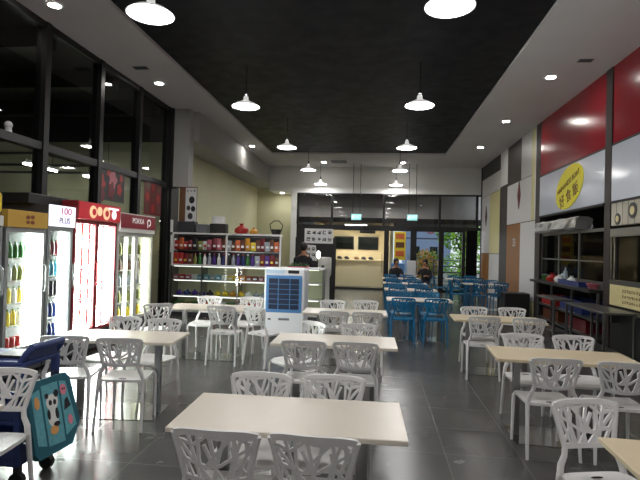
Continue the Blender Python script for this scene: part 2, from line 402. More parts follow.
# ------------------------------------------------------------------ stall fronts, bay A (y 9.55..13.4) and bay B (5.6..9.3)
sbox('trim_9', M['brown_frame'], XR-.02, XR+.15, 13.18, 13.56, 0, ZC, 'dark brown column between mosaic wall and food stall')
sbox('trim_10', M['brown_frame'], XR-.035, XR+.15, 9.31, 9.55, 0, ZC, 'dark brown column between the two food stalls')
sbox('trim_11', M['brown_frame'], XR-.12, XR+.15, 5.45, 5.65, 0, ZC)
def header(y0, y1, which):
    w = root_struct('wall_stall_%s' % which, 'glossy red board over a food stall')
    MB().box(XR-.02, XR+.1, y0, y1, 3.62, ZC).build('red_board', M['red_panel'], w)
    MB().box(XR-.03, XR+.1, y0, y1, 3.58, 3.62).build('dark_seam', M['seam'], w)
    return w
header(9.55, 13.18, 'far'); header(5.65, 9.29, 'near')
def signboard(name, label, y0, y1):
    t = thing(name, label, 'sign', (XR-.02, (y0+y1)/2, 2.6))
    h = (y1-y0)/2
    MB().box(-.02, .1, -h, h, .0, .98, .006).build('board', M['sign_white'], t)
    MB().box(-.035, .1, -h, h, -.04, .0).build('lower_edge', M['seam'], t)
    return t
sg = signboard('stall_signboard', 'white food stall signboard with a yellow oval logo', 9.56, 13.17)
# oval logo, tilted slightly
MB().add([(-.022-.0, 0, 0)], [])
pts = [(0, .78*math.cos(2*PI*k/40), .46*math.sin(2*PI*k/40)) for k in range(40)]
R_ = Matrix.Rotation(0.0, 3, 'X')
ov = MB().prism([(-.02, -.14+p[1]*math.cos(.28)+p[2]*math.sin(.28), .50+(-p[1]*math.sin(.28)+p[2]*math.cos(.28))*.95) for p in pts], (-.012, 0, 0)).build('oval_logo', M['yellow'], sg)
tx = text('sign_lettering', 'HAINANESE BOAT', .155, M['signbrown'], (0, -1, .28), (0, .28, 1), (-.036, -.11, .60), ov, 1.0)
tx2 = text('sign_characters', '\u597d \u98df \u98ef', .30, M['signbrown'], (0, -1, .28), (0, .28, 1), (-.036, -.15, .30), ov, 1.0)
signboard('stall_signboard', 'plain white signboard above the stall window at the right edge', 5.66, 9.28)

# kitchen shells behind the stalls
sbox('wall_kitchen_back', M['dark_wall'], 6.9, 7.1, 5.45, 13.8, 0, ZC)
sbox('wall_kitchen_far', M['dark_wall'], XR+.15, 7.1, 13.56, 13.75, 0, ZC)
sbox('wall_kitchen_near', M['dark_wall'], XR+.15, 7.1, 5.4, 5.6, 0, ZC)
sbox('ceiling_kitchen', M['near_black'], XR+.15, 7.1, 5.4, 13.8, 2.95, 3.1)
sbox('wall_kitchen_divider', M['dark_wall'], XR+.15, 6.9, 9.35, 9.5, 0, 2.95)
# bay A: head glass screen and frames
t = thing('stall_screen', 'dark steel framed glass screen of the far food stall', 'screen', (XR+.05, 11.45, 0))
f = MB()
for y in (-1.85, -.65, .5, 1.66): f.box(-.03, .03, y-.03, y+.03, 1.02, 2.16)
f.box(-.03, .03, -1.88, 1.69, 2.1, 2.16); f.box(-.03, .03, -1.88, 1.69, 1.02, 1.16); f.box(-.03, .03, -1.88, 1.69, 1.52, 1.55)
f.build('screen_frame', M['dsteel'], t)
MB().box(-.004, .004, -1.82, 1.64, 1.06, 2.1).build('pane', M['dim_glass'], t)
t = thing('stall_counter', 'dark stall counter with open shelves under it', 'counter', (XR-.05, 11.45, 0))
MB().box(-.20, .9, -1.85, 1.70, .96, 1.02, .008).build('worktop', M['near_black'], t)
MB().box(-.05, .85, -1.85, 1.68, .42, .46).build('shelf', M['dsteel'], t)
MB().box(-.05, .85, -1.85, 1.68, .08, .12).build('shelf', M['dsteel'], t)
for y in (-1.82, -.6, .6, 1.66):
    for x in (-.03, .82): MB().box(x-.02, x+.02, y-.02, y+.02, 0, .96).build('leg', M['dsteel'], t)
t = thing('foil_box', 'crinkled foil wrapped box on top of the stall screen', 'box', (XR-.02, 11.75, 2.16))
g = MB()
ny, nz = 16, 3
vs = []; random.seed(3)
def fo(u, v): return (random.uniform(-.02, .02))
for i in range(17):
    for k in range(12):
        a = 2*PI*k/12; yy = -1.3+2.6*i/16
        vs.append((.16*max(-1, min(1, 1.35*math.cos(a)))+fo(0, 0), yy+fo(0, 0), .13+.13*max(-1, min(1, 1.35*math.sin(a)))*(1 if k != 0 else 1)+fo(0, 0)*.5))
fs = [(i*12+k, i*12+(k+1) % 12, (i+1)*12+(k+1) % 12, (i+1)*12+k) for i in range(16) for k in range(12)]+[tuple(range(12)), tuple(16*12+k for k in range(12))]
g.add(vs, fs).build('foil_wrap', M['foil'], t)
# goods on the counter
def bin_(x, y, z, m, label, r=.14, h=.12, cat='bowl'):
    o = MB().lathe([(r*.7, 0), (r, h), (r*1.05, h), (r*1.0, h-.01), (r*.66, .012), (0.001, .012)], 16).build('bowl', m, None, (x, y, z)); o.data.polygons.foreach_set('use_smooth', [True]*len(o.data.polygons))
    return tag(o, label, cat)
def crate(x, y, z, sx, sy, h, m, label, name='crate'):
    t = MB(); w = .012
    t.box(-sx, sx, -sy, sy, 0, w); t.box(-sx, -sx+w, -sy, sy, w, h); t.box(sx-w, sx, -sy, sy, w, h)
    t.box(-sx+w, sx-w, -sy, -sy+w, w, h); t.box(-sx+w, sx-w, sy-w, sy, w, h)
    t.box(-sx-.01, sx+.01, -sy-.012, -sy, h-.03, h); t.box(-sx-.01, sx+.01, sy, sy+.012, h-.03, h)
    return tag(t.build(name, m, None, (x, y, z)), label, 'crate')
def bag(x, y, z, r, m, label, name='plastic_bag', seed=0):
    random.seed(seed)
    t = MB(); n = 12; vs = []; prof = [(.75, 0), (1, .25), (.95, .6), (.6, .85), (.22, 1.0), (.34, 1.25)]
    for pr_, pz in prof:
        for k in range(n):
            q_ = pr_*(1+random.uniform(-.12, .12)); vs.append((r*q_*math.cos(2*PI*k/n), r*q_*math.sin(2*PI*k/n), pz*r*1.2*(1 if pz == 0 else 1+random.uniform(-.05, .05))))
    fs = [(i*n+k, i*n+(k+1) % n, (i+1)*n+(k+1) % n, (i+1)*n+k) for i in range(5) for k in range(n)]+[tuple(range(n))[::-1]]
    o = t.add(vs, fs).build(name, m, None, (x, y, z), smooth=True)
    return tag(o, label, 'bag')
crate(XR+.05, 10.9, 1.02, .2, .55, .10, PK['blue'], 'blue tray on the far stall counter', 'tray')
bag(XR-.02, 12.2, 1.02, .13, PK['red'], 'red bag standing on the far stall counter beside white ones', seed=1)
bag(XR+.0, 11.8, 1.02, .12, PK['white'], 'white plastic bag on the stall counter next to the red bag', seed=2)
bag(XR-.02, 11.05, 1.04, .11, PK['white'], 'white plastic bag in the blue tray on the stall counter', seed=3)
bin_(XR-.0, 10.0, 1.02, PK['pink'], 'pink bowl on the stall counter beside the brown column', .14, .1)
bin_(XR+.05, 12.75, 1.02, PK['green'], 'green bowl at the far end of the stall counter')
t = tag(MB().lathe([(.001, 0), (.04, 0), (.04, .16), (.016, .2), (.016, .25), (.001, .25)], 12).build('bottle', PK['silver'], None, (XR+.0, 11.45, 1.12), smooth=True), 'clear grey bottle on the stall counter behind the tray', 'bottle')
crate(XR+.2, 11.1, .46, .22, .6, .26, PK['blue'], 'blue crate on the shelf beneath the stall counter')
crate(XR+.2, 12.5, .46, .22, .4, .2, PK['red'], 'red crate on the shelf beneath the stall counter')
crate(XR+.2, 12.3, .12, .22, .5, .24, PK['brown'], 'brown crate lowest beneath the stall counter')
crate(XR+.2, 10.8, .12, .22, .5, .24, PK['maroon'], 'dark red crate lowest beneath the stall counter')
t = thing('led_display', 'small lit number display in the dark stall', 'display', (XR+.25, 12.2, 1.02))
MB().box(0, .06, -.35, .35, .0, .22, .005).build('case', M['black'], t)
text('digits', '8 08:88', .13, M['exitwhite'], (0, -1, 0), (0, 0, 1), (-.003, 0, .14), t)
# back shelves in kitchen A
t = thing('kitchen_rack', 'steel rack with pans at the back of the far stall', 'rack', (6.3, 11.4, 0))
for y in (-1.2, 0, 1.2):
    for x in (-.25, .25): MB().box(x-.02, x+.02, y-.02, y+.02, 0, 2.2).build('post', M['dsteel'], t)
for z in (.4, 1.0, 1.6, 2.15): MB().box(-.27, .27, -1.22, 1.22, z, z+.03).build('shelf', M['steel'], t)
for k in range(5):
    tag(MB().lathe([(.001, 0), (.15, 0), (.17, .18), (.165, .18), (.145, .01), (.001, .01)], 16).build('cooking_pot', M['steel'], None, (6.25, 10.5+.45*k, 1.63 if k % 2 else 1.03), smooth=True), '%s steel pot from the near end on the rack in the far stall' % ORD[k], 'pot', 'pots on the kitchen rack')
tag(MB().box(-.5, .5, -.3, .3, 0, .8, .02).build('refrigerated_cabinet', M['dsteel'], None, (5.6, 10.2, 0)), 'grey steel cabinet inside the far food stall', 'cabinet')
# kitchen strip lights (give the dim glow in the stalls)
for k, (x, y) in enumerate(((5.6, 11.4), (5.6, 7.4))):
    t = thing('tube_light', ['tube light on the ceiling of the far food stall', 'tube light on the ceiling of the near food stall'][k], 'lamp', (x, y, 2.9), 0, 'stall tube lights')
    MB().box(-.05, .05, -.5, .5, 0, .05).build('housing', M['shade'], t)
    MB().cyl((0, -.45, -.02), (0, .45, -.02), .012).build('tube', emis('stall_tube_glow%d' % k, (1, .97, .85, 1), 3.5), t)

# bay B: patterned board, window, cream board
t = thing('patterned_board', 'patterned steel board under the right edge signboard', 'board', (XR-.02, 7.47, 2.17))
MB().box(-.02, .08, -1.8, 1.8, 0, .40, .006).build('board', M['tile_orn'], t)
for k, (y, z, r) in enumerate(((1.05, .22, .13), (.55, .12, .08), (1.55, .11, .1), (.1, .22, .12), (-.5, .2, .13))):
    MB().prism([(-.02, y+r*math.cos(2*PI*j/20), z+r*math.sin(2*PI*j/20)) for j in range(20)], (-.01, 0, 0)).build('roundel', M['dgrey' if k % 2 == 0 else 'steel'], t)
    MB().prism([(-.03, y+r*.55*math.cos(2*PI*j/20), z+r*.55*math.sin(2*PI*j/20)) for j in range(20)], (-.006, 0, 0)).build('roundel_centre', M['board_cream'], t)
t = thing('stall_window', 'steel framed serving window of the near food stall', 'window', (XR, 7.47, 0))
f = MB(); f.box(-.05, .05, -1.8, 1.8, 1.98, 2.12); f.box(-.05, .05, -1.8, 1.8, 1.16, 1.24)
for y in (-1.8, -.6, .6, 1.66, 1.78): f.box(-.04, .04, y-.03, y+.03, 1.24, 1.98)
f.build('window_frame', M['steel'], t)
MB().box(-.005, .005, -1.76, 1.76, 1.24, 1.98).build('pane', M['dim_glass'], t)
t = thing('stall_board', 'cream board with faint lettering below the near stall window', 'board', (XR-.03, 7.47, .80))
MB().box(-.015, .05, -1.8, 1.8, 0, .36, .004).build('board', M['board_cream'], t)
scribble('faint_lettering', 12, .065, M['wood'], (0, -1, 0), (0, 0, 1), (-.018, .9, .27), t, 3, 3)
sbox('wall_stall_base', M['near_black'], XR-.02, XR+.1, 5.65, 9.29, 0, .80, 'dark base under the near stall board')
t = thing('stall_ledge', 'dark narrow ledge under the cream stall board', 'ledge', (XR-.15, 7.47, .72))
MB().box(-.14, .12, -1.8, 1.8, .0, .05, .006).build('ledge_top', M['near_black'], t)
for y in (-1.5, 0, 1.5): MB().box(.0, .12, y-.02, y+.02, -.2, 0).build('bracket', M['dsteel'], t)

# steel work tables in front of the stalls
def work_table(x0, x1, y0, y1, h, label):
    cx, cy = (x0+x1)/2, (y0+y1)/2
    t = thing('steel_table', label, 'table', (cx, cy, 0)); a, b = (x1-x0)/2, (y1-y0)/2
    MB().box(-a, a, -b, b, h-.035, h, .006).build('table_top', M['dsteel'], t)
    for x in (-a+.03, a-.03):
        for y in (-b+.03, b-.03): MB().box(x-.017, x+.017, y-.017, y+.017, 0, h-.035).build('leg', M['steel'], t)
    MB().box(-a+.05, a-.05, -b+.05, b-.05, .16, .18).build('lower_shelf', M['dsteel'], t)
    return t
work_table(3.30, 3.78, 7.7, 9.2, .82, 'stainless steel table in front of the near food stall')
work_table(3.35, 3.72, 9.9, 10.9, .80, 'narrow steel stand in front of the far stall counter')
tag(MB().box(-.32, .32, -.25, .25, 0, .6, .02).build('storage_bench', M['near_black'], None, (3.72, 13.9, 0)), 'low black box bench beside the mosaic wall', 'bench')

# ------------------------------------------------------------------ far glass front
w = root_struct('window_7', 'dark tinted transom band over the far doors')
f = MB(); f.box(-3.3, XR, YF, YF+.14, 2.5, 2.62); f.box(-3.3, XR, YF, YF+.14, 3.87, 3.93)
for x in (-3.27, -1.84, .28, 2.52, 3.98): f.box(x-.04, x+.04, YF, YF+.14, 2.62, 3.87)
f.build('window_frame', M['frame'], w)
for a, b in ((-3.23, -1.88), (-1.80, .24), (.32, 2.48), (2.56, 3.94)):
    MB().box(a, b, YF+.06, YF+.07, 2.62, 3.87).build('transom_pane', M['transom'], w)
def gdoor(n, x0, x1, label, fw=.09, handle=None):
    w = root_struct('door_%d' % n, label)
    f = MB(); f.box(x0, x0+fw, YF, YF+.1, 0, 2.5); f.box(x1-fw, x1, YF, YF+.1, 0, 2.5)
    f.box(x0+fw, x1-fw, YF, YF+.1, 2.42, 2.5); f.box(x0+fw, x1-fw, YF, YF+.1, 0, .08)
    f.build('door_frame', M['frame'], w)
    MB().box(x0+fw, x1-fw, YF+.045, YF+.055, .08, 2.42).build('pane', M['clear'], w)
    if handle: MB().tube([(handle, YF-.05, .7), (handle, YF-.05, 1.5)], .018).build('door_handle', M['steel'], w)
    return w
gdoor(1, -1.90, .40, 'wide glass door to the lit cream corridor', .08, .25)
gdoor(2, .40, 1.50, 'glass door with orange posters', .12, 1.30)
gdoor(3, 1.50, 2.62, 'glass door facing a pale building outside', .12, 1.66)
w = root_struct('window_8', 'glass pane showing green foliage and a rail')
f = MB(); f.box(2.62, 2.70, YF, YF+.1, 0, 2.5); f.box(3.42, 3.55, YF, YF+.1, 0, 2.5); f.box(2.7, 3.42, YF, YF+.1, 2.42, 2.5); f.box(2.7, 3.42, YF, YF+.1, 0, .1)
f.build('window_frame', M['frame'], w); MB().box(2.7, 3.42, YF+.045, YF+.055, .1, 2.42).build('pane', M['clear'], w)
f = MB()
n = 12
f.add([(3.55+.44*i/n, YF-.04+(.05 if i % 2 else -.03), z) for z in (0, 2.5) for i in range(n+1)], [(i, i+1, n+2+i, n+1+i) for i in range(n)])
o = f.build('folding_screen', M['near_black']); sm = o.modifiers.new('s', 'SOLIDIFY'); sm.thickness = .02
tag(o, 'dark pleated folding screen at the far right corner', 'screen')
# partition left of doors
sbox('wall_partition', M['near_black'], -3.3, -1.90, YF, YF+.1, 0, 2.5, 'dark infill left of the far doors')
# beyond the far doors
sbox('wall_corridor_far', M['corr_wall'], -2.4, .55, 24.0, 24.2, 0, 3.0, 'cream wall of the lit corridor beyond the doors')
sbox('wall_corridor_left', M['corr_wall'], -2.6, -2.4, YF+.3, 24.2, 0, 3.0)
sbox('wall_corridor_right', M['corr_wall'], .55, .7, YF+.3, 24.2, 0, 3.0)
sbox('ceiling_beyond', M['dark_wall'], -3.5, XR+.2, YF+.25, 24.2, 2.75, 2.95)
sbox('wall_transom_backing', M['grey_wall'], -3.5, XR+.2, YF+.9, YF+1.0, 2.95, 4.3, 'added boarding that sets the tone behind the transom glass')  # board added to set how dark the transom glass reads
sbox('ceiling_transom', M['near_black'], -3.5, XR+.2, YF+.25, YF+1.0, 4.2, 4.3)
t = thing('tiled_ledge', 'glossy beige waist-high ledge in the lit corridor', 'ledge', (-.9, 22.6, 0))
MB().box(-1.45, 1.4, -.3, 1.38, 0, 1.14).build('ledge_base', M['beige_gloss'], t)
MB().box(-1.45, 1.42, -.34, 1.38, 1.14, 1.18).build('ledge_top', M['corr_wall'], t)
for k, (x0, x1) in enumerate(((-2.0, -1.06), (-.86, .1))):
    t = thing('dark_window', ['left of the two dark windows in the cream corridor', 'right of the two dark windows in the cream corridor'][k], 'window', ((x0+x1)/2, 23.99, 1.62))
    h = (x1-x0)/2
    MB().box(-h, h, -.05, 0, 0, .62, .004).build('window_frame', M['frame'], t)
    MB().box(-h+.05, h-.05, -.056, -.05, .05, .57).build('pane', M['screen'], t)
random.seed(5)
for k in range(6):
    x = -1.95+.32*k+(.12 if k > 2 else 0)
    o = MB(); o.blob((0, 0, .07), (.11, .06, .07)); o.blob((.06, 0, .03), (.09, .05, .03))
    tag(o.build('shoe', M['black'] if k != 3 else M['wood'], None, (x, 22.45+.02*(k % 2), 1.18), smooth=True), '%s dark shoe from the left on the corridor ledge' % ORD[k], 'shoe', 'shoes on the corridor ledge')
t = thing('ceiling_light', 'warm light panel over the cream corridor', 'lamp', (-.9, 22.0, 2.70))
MB().box(-.5, .5, -.15, .15, 0, .05).build('housing', M['shade'], t)
MB().box(-.46, .46, -.11, .11, -.01, 0).build('diffuser', emis('corridor_light_glow', (1, .95, .86, 1), 60), t)
tag(box('notice_plate', M['mgrey'], -.70, -.05, 21.2, 21.24, 2.32, 2.45), 'grey notice plate hanging inside the lit corridor', 'sign')
# outdoor part (right half beyond the glass)
sbox('floor_terrace', M['pavement'], -3, 14, 26, 44, -.12, -.02, 'grey pavement outside')
t = thing('pale_building', 'pale blue grey building seen through the glass door', 'building', (5.7, 40, -.02))
MB().box(-3.4, .1, 0, 5, 0, 4.2).build('facade', M['bluewall'], t)
MB().box(-3.5, .2, -.3, 5.2, 4.2, 4.5).build('roof', M['dgrey'], t)
MB().box(-3.4, .1, -.03, 0, 2.6, 2.68).build('ledge_line', M['dgrey'], t)
for x in (-2.6, -1.2): MB().box(x-.3, x+.3, -.03, 0, 1.0, 2.0).build('window', M['screen'], t)
text('ring_mark', 'O', .9, PK['red'], (1, 0, 0), (0, 0, 1), (-1.45, -.06, 3.3), t)
def foliage(name, label, cat, cx, cy, z0, rx, ry, rz, n, seed, m1, m2, size=.13, trunk=None):
    random.seed(seed); t = thing(name, label, cat, (cx, cy, -.02)); b = MB()
    for i in range(n):
        while True:
            p = Vector((random.uniform(-1, 1), random.uniform(-1, 1), random.uniform(-1, 1)))
            if p.length <= 1 and p.length > .35: break
        c0 = Vector((p.x*rx, p.y*ry, z0+rz+p.z*rz)); a = Vector((random.gauss(0, 1), random.gauss(0, 1), random.gauss(0, .6))).normalized()
        q = a.cross(Vector((random.gauss(0, 1), random.gauss(0, 1), 1))).normalized(); s_ = size*random.uniform(.6, 1.4)
        b.cur = 0 if random.random() < .6 else 1
        b.add([c0-a*s_, c0-q*s_*.45, c0+a*s_, c0+q*s_*.45], [(0, 1, 2, 3)])
    b.build('foliage', [m1, m2], t)
    s2 = MB(); h = z0+rz
    s2.tube([(0, 0, 0), (.05, .02, h*.5), (0, 0, h)], [.09, .07, .04])
    for k in range(5):
        an = k*1.26; s2.tube([(0, 0, h*.55), (rx*.5*math.cos(an), ry*.5*math.sin(an), h*1.1)], [.04, .015], 6)
    s2.build('trunk', M['bark'], t)
    return t
foliage('leafy_tree', 'bright leafy tree outside the right pane', 'tree', 4.9, 30.0, 1.6, 1.5, 1.0, 1.5, 1500, 11, M['leaf'], M['leafd'])
foliage('leafy_tree', 'darker leafy tree behind the rail, farthest right', 'tree', 6.8, 32.0, 1.2, 1.7, 1.0, 1.9, 1300, 12, M['leafd'], M['leaf'])
foliage('hedge_shrub', 'rounded yellow-green shrub behind the outdoor rail', 'shrub', 4.7, 27.8, .1, 1.1, .6, .85, 1100, 13, M['leaf'], M['leaf'], .08)
foliage('hedge_shrub', 'deep green shrub under the pale building', 'shrub', 3.1, 29.5, .0, 1.0, .6, .85, 900, 14, M['leafd'], M['leaf'], .09)
foliage('flower_shrub', 'shrub with orange flowers outside the middle glass door', 'shrub', 2.75, 28.0, .0, .75, .5, .9, 900, 15, M['orange'], M['leafd'], .08)
t = thing('outdoor_rail', 'dark horizontal rail fence outside the right pane', 'fence', (4.4, 25.6, 0))
for z in (.3, .6, .9, 1.2): MB().cyl((-1.6, 0, z), (1.6, 0, z), .025).build('rail', M['mgrey'] if z > 1 else M['dgrey'], t)
for x in (-1.5, 0, 1.5): MB().cyl((x, 0, 0), (x, 0, 1.2), .03).build('post', M['dgrey'], t)
# posters hung behind the glass door
t = thing('poster', 'orange and yellow poster on the left glass door', 'poster', (.95, YF-.006, 1.25))
MB().box(-.22, .24, 0, .004, 0, 1.15).build('sheet', PK['yellow'], t)
for k, (z, mm) in enumerate(((.85, 'orange'), (.5, 'brown'), (.15, 'orange'))): MB().box(-.16, .18, -.003, 0, z, z+.22).build('printed_block', PK[mm], t)
box_o = tag(MB().box(-.16, .16, -.2, .2, 0, 1.25, .01).build('white_cabinet', M['cooler'], None, (1.38, 19.75, 0)), 'tall narrow white cabinet between two seated people', 'cabinet')
tag(MB().box(-.26, .26, -.2, .2, 0, 1.15, .02).build('water_dispenser', M['coolblue'], None, (.86, 19.9, 0)), 'blue grey dispenser by the far glass door', 'dispenser')

# exit signs hung on rods
for k, (x, z) in enumerate(((-.80, 2.78), (1.36, 2.80))):
    t = thing('exit_sign', ['green lit exit sign hanging over the cream corridor door', 'green lit exit sign hanging over the orange poster door'][k], 'sign', (x, 19.6, z), 0, 'hanging exit signs')
    MB().box(-.20, .20, -.03, .03, 0, .24, .008).build('housing', M['shade'], t)
    MB().box(-.19, .19, -.036, -.03, .012, .23).build('lit_face', M['greenlit'], t)
    text('exit_lettering', 'EXIT', .16, M['exitwhite'], (1, 0, 0), (0, 0, 1), (.05, -.038, .13), t)
    fm = MB(); fm.prism([(-.17, -.037, .06), (-.12, -.037, .06), (-.09, -.037, .12), (-.12, -.037, .19), (-.16, -.037, .15)], (0, -.002, 0)); fm.build('running_figure', M['exitwhite'], t)
    for dx in (-.14, .14): MB().cyl((dx, 0, .26), (dx, 0, ZC-z-.0), .012, n=6).build('hanging_rod', M['dgrey'], t)

# ------------------------------------------------------------------ lamps
def make_pendant(label, x, y, z, top, r=.27):
    t = thing('pendant_lamp', label, 'lamp', (x, y, z), 0, 'pendant lamps in two rows')
    MB().lathe([(.03, .20), (.045, .18), (.05, .12), (.11, .085), (r*.75, .045), (r, -.004), (r-.008, -.008), (r*.72, .038), (.10, .08), (.045, .11)], 32).build('lamp_shade', M['shadeglow'], t, smooth=True)
    MB().lathe([(.001, .0), (r*.45, .0), (r*.86, .004), (r*.92, .010), (r*.6, .035), (.001, .05)], 32).build('bulb_diffuser', M['lampglow'], t, smooth=True)
    MB().cyl((0, 0, .22), (0, 0, .32), .035, .02).build('cap', M['dgrey'], t)
    MB().cyl((0, 0, .3), (0, 0, top-z), .008, n=6).build('cord', M['black'], t)
    return t
P0 = [-2.0, 1.70, 5.42, 9.14, 12.95, 16.7, 19.9]  # first two pairs are out of view, added to light the near end
for i, y in enumerate(P0):
    top = ZC+.06 if y < RY1 else ZC
    for k, x in enumerate((-2.47, .72)):
        xx = (-2.64, -2.64, -2.63, -2.50, -2.40, -2.34, -2.28)[i] if k == 0 else .72
        make_pendant('white pendant lamp, %s from the camera in the %s row' % (['added unseen one behind it', 'added unseen one overhead', 'second', 'third', 'fourth', 'fifth', 'farthest'][i], ['left', 'right'][k]), xx, y, 4.27 if i < 6 else 4.2, top)
def downlight(label, x, y, z=ZC, r=.085):
    t = thing('downlight', label, 'lamp', (x, y, z), 0, 'ceiling downlights')
    MB().lathe([(r+.03, -.001), (r+.03, -.012), (r, -.014), (r, -.004)], 24).build('trim_ring', M['shade'], t, smooth=True)
    MB().disc(0, 0, -.009, r, 24).build('lens', M['downglow'], t)
DL = [(3.2, 3.3), (3.2, 6.55), (3.2, 9.82), (3.2, 13.1), (3.22, 16.35)]
for k, (x, y) in enumerate(DL): downlight('%s recessed downlight from the camera along the right ceiling border' % ORD[k], x, y)
for k, (x, y) in enumerate(((-4.6, 3.25), (-4.62, 6.57), (-4.58, 9.93), (-4.2, 16.3))): downlight('%s recessed downlight from the camera along the left ceiling border' % ORD[k], x, y)
downlight('recessed downlight above the left of the far doors', -2.1, 19.3); downlight('recessed downlight above the right of the far doors', .95, 19.3)
downlight('downlight under the shop ceiling near the cream back wall', -4.1, 21.3, 4.0)
def vent(label, x, y, a=.11, b=.06):
    t = thing('ceiling_vent', label, 'vent', (x, y, ZC))
    MB().box(-a, a, -b, b, -.012, 0, .003).build('vent_frame', M['mgrey'], t)
    for k in range(4): MB().box(-a+.015, a-.015, -b+.012+k*b*.45, -b+.025+k*b*.45, -.016, -.012).build('slat', M['dgrey'], t)
vent('small dark ceiling vent on the left border', -4.55, 9.05, .14, .07); vent('small dark ceiling vent on the right border', 3.5, 9.0, .12, .07); vent('square ceiling vent near the far wall', -1.5, 19.2, .3, .3)
# small white globe camera on the window rail
t = thing('dome_camera', 'small white dome camera on the window rail at upper left', 'camera', (XL+.01, 6.42, 3.15))
MB().cyl((0, 0, 0), (0, 0, .07), .05, .04, 16).build('base', M['shade'], t, smooth=True); MB().blob((0, 0, .10), .055, 16, 10).build('dome', M['shade'], t, smooth=True)

# ------------------------------------------------------------------ chairs
def backY(z): return .155+.075*((z-.44)/.39)    # lean of the back
def bpt(u, v, off=0.):   # u 0..1 across, v 0 top..1 bottom of back panel
    z = .825-.245*v
    hw = .198-.050*v
    x = (u*2-1)*hw
    return Vector((x, backY(z)+.030*(1-(2*u-1)**2)-.0+off, z-(.011*(2*u-1)**4 if v < .2 else 0)))
STR = [((.03, .30), (.20, .48), (.42, .70), (.62, .73), (.97, .60)), ((.06, .26), (.22, .13), (.40, .17), (.60, .13), (.78, .33), (.97, .22)),
       ((.05, .28), (.17, .98)), ((.13, .08), (.07, .50)), ((.16, .08), (.30, .98)), ((.27, .1), (.20, .60), (.24, .98)), ((.36, .1), (.52, .98)),
       ((.56, .12), (.50, .55), (.47, .98)), ((.70, .08), (.72, .6), (.66, .98)), ((.95, .30), (.80, .62), (.56, .98)), ((.83, .08), (.74, .98)),
       ((.97, .45), (.84, .98)), ((.30, .16), (.62, .72)), ((.38, .98), (.52, .70), (.63, .30)), ((.06, .85), (.22, .60), (.28, .3))]
def slab(b, pts, w, th):      # flat strap following pts in the back surface
    P = []
    for i in range(len(pts)-1):
        for k in range(3 if len(pts) > 2 else 5):
            n_ = 3 if len(pts) > 2 else 5
            a_, c_ = Vector(pts[i]), Vector(pts[i+1]); P.append(a_.lerp(c_, k/n_))
    P.append(Vector(pts[-1]))
    vs = []
    for i, p in enumerate(P):
        d = (P[min(i+1, len(P)-1)]-P[max(i-1, 0)]); d = Vector((d.x*.36, d.y*.25)).normalized()
        nx = Vector((-d.y/.36, d.x/.25))*(w/2)
        for s_ in (-1, 1):
            q_ = p+nx*s_
            for o_ in (-th/2, th/2): vs.append(bpt(q_.x, q_.y, o_))
    fs = []
    for i in range(len(P)-1):
        a_ = i*4; c_ = a_+4
        fs += [(a_, a_+2, c_+2, c_), (a_+1, c_+1, c_+3, a_+3), (a_, c_, c_+1, a_+1), (a_+2, a_+3, c_+3, c_+2)]
    fs += [(0, 1, 3, 2), tuple((len(P)-1)*4+j for j in (0, 2, 3, 1))]
    b.add(vs, fs)
def make_chair(m, name='cafe_chair'):
    t = thing(name, 'x', 'chair')
    b = MB()
    for s_ in STR: slab(b, s_, .0155, .013)
    # frame of the back
    top = [bpt(u, .035+.05*abs(2*u-1)**8) for u in [i/12 for i in range(13)]]
    slab(b, [(i/8, .055+.018*abs(i/4-1)**6) for i in range(9)], .030, .020)
    bot = [bpt(u, 1.0+.05*(1-(2*u-1)**2)) for u in [i/10 for i in range(11)]]
    slab(b, [(i/8, .97+.04*(1-(i/4-1)**2)) for i in range(9)], .026, .019)
    for s_ in (0, 1):
        sd = [bpt(s_, v) for v in (.06, .3, .6, .85, 1.0)]
        e = -1 if s_ == 0 else 1
        sd += [Vector((e*.158, .17, .54)), Vector((e*.182, .165, .49)), Vector((e*.192, .155, .44))]
        b.tube(sd, [.0165, .0165, .016, .016, .016, .017, .019, .019], 10, flat=.8, up=(1, 0, 0))
    b.build('backrest', m, t, smooth=True)
    s = MB(); nx, ny = 10, 10; vs = []
    for j in range(ny+1):
        for i in range(nx+1):
            u = i/nx*2-1; v = j/ny*2-1
            hw = .199+.006*v; q = max(0, abs(u)**4+abs(v)**4-1)
            x = u*hw*(1-.10*q); y = v*.205*(1-.10*q)-.03
            vs.append((x, y, .443-.016*(1-u*u)*(1-v*v)-(.018 if j == 0 else 0)*(1)))
    n1 = len(vs); vs += [(x, y, z-.022) for x, y, z in vs]
    fs = []
    W1 = nx+1
    for j in range(ny):
        for i in range(nx):
            a = j*W1+i; fs.append((a, a+1, a+1+W1, a+W1)); fs.append((n1+a, n1+a+W1, n1+a+1+W1, n1+a+1))
    ring = [i for i in range(W1)]+[j*W1+nx for j in range(1, ny+1)]+[ny*W1+i for i in range(nx-1, -1, -1)]+[j*W1 for j in range(ny-1, 0, -1)]
    for k in range(len(ring)):
        a, c_ = ring[k], ring[(k+1) % len(ring)]; fs.append((a, n1+a, n1+c_, c_))
    st = s.add(vs, fs).build('seat', m, t, smooth=True)
    sl = MB(); sl.prism([(.035*math.cos(2*PI*k/16), .115+.010*math.sin(2*PI*k/16), .4385) for k in range(16)], (0, 0, .0025)); sl.build('hand_hole_shade', M['slot'], st)  # dark oval painted in for the shade inside the hand hole
    for e in (-1, 1):
        MB().tube([(e*.192, .155, .445), (e*.196, .168, .36), (e*.201, .19, .18), (e*.206, .215, .0)], [.019, .0165, .0145, .0125], 8, up=(1, 0, 0)).build('leg', m, t, smooth=True)
        MB().tube([(e*.176, -.205, .425), (e*.188, -.218, .395), (e*.193, -.222, .2), (e*.197, -.225, .0)], [.014, .018, .0145, .0125], 8, up=(1, 0, 0)).build('leg', m, t, smooth=True)
    return t
WC = make_chair(M['white']); BC = make_chair(M['blue'])
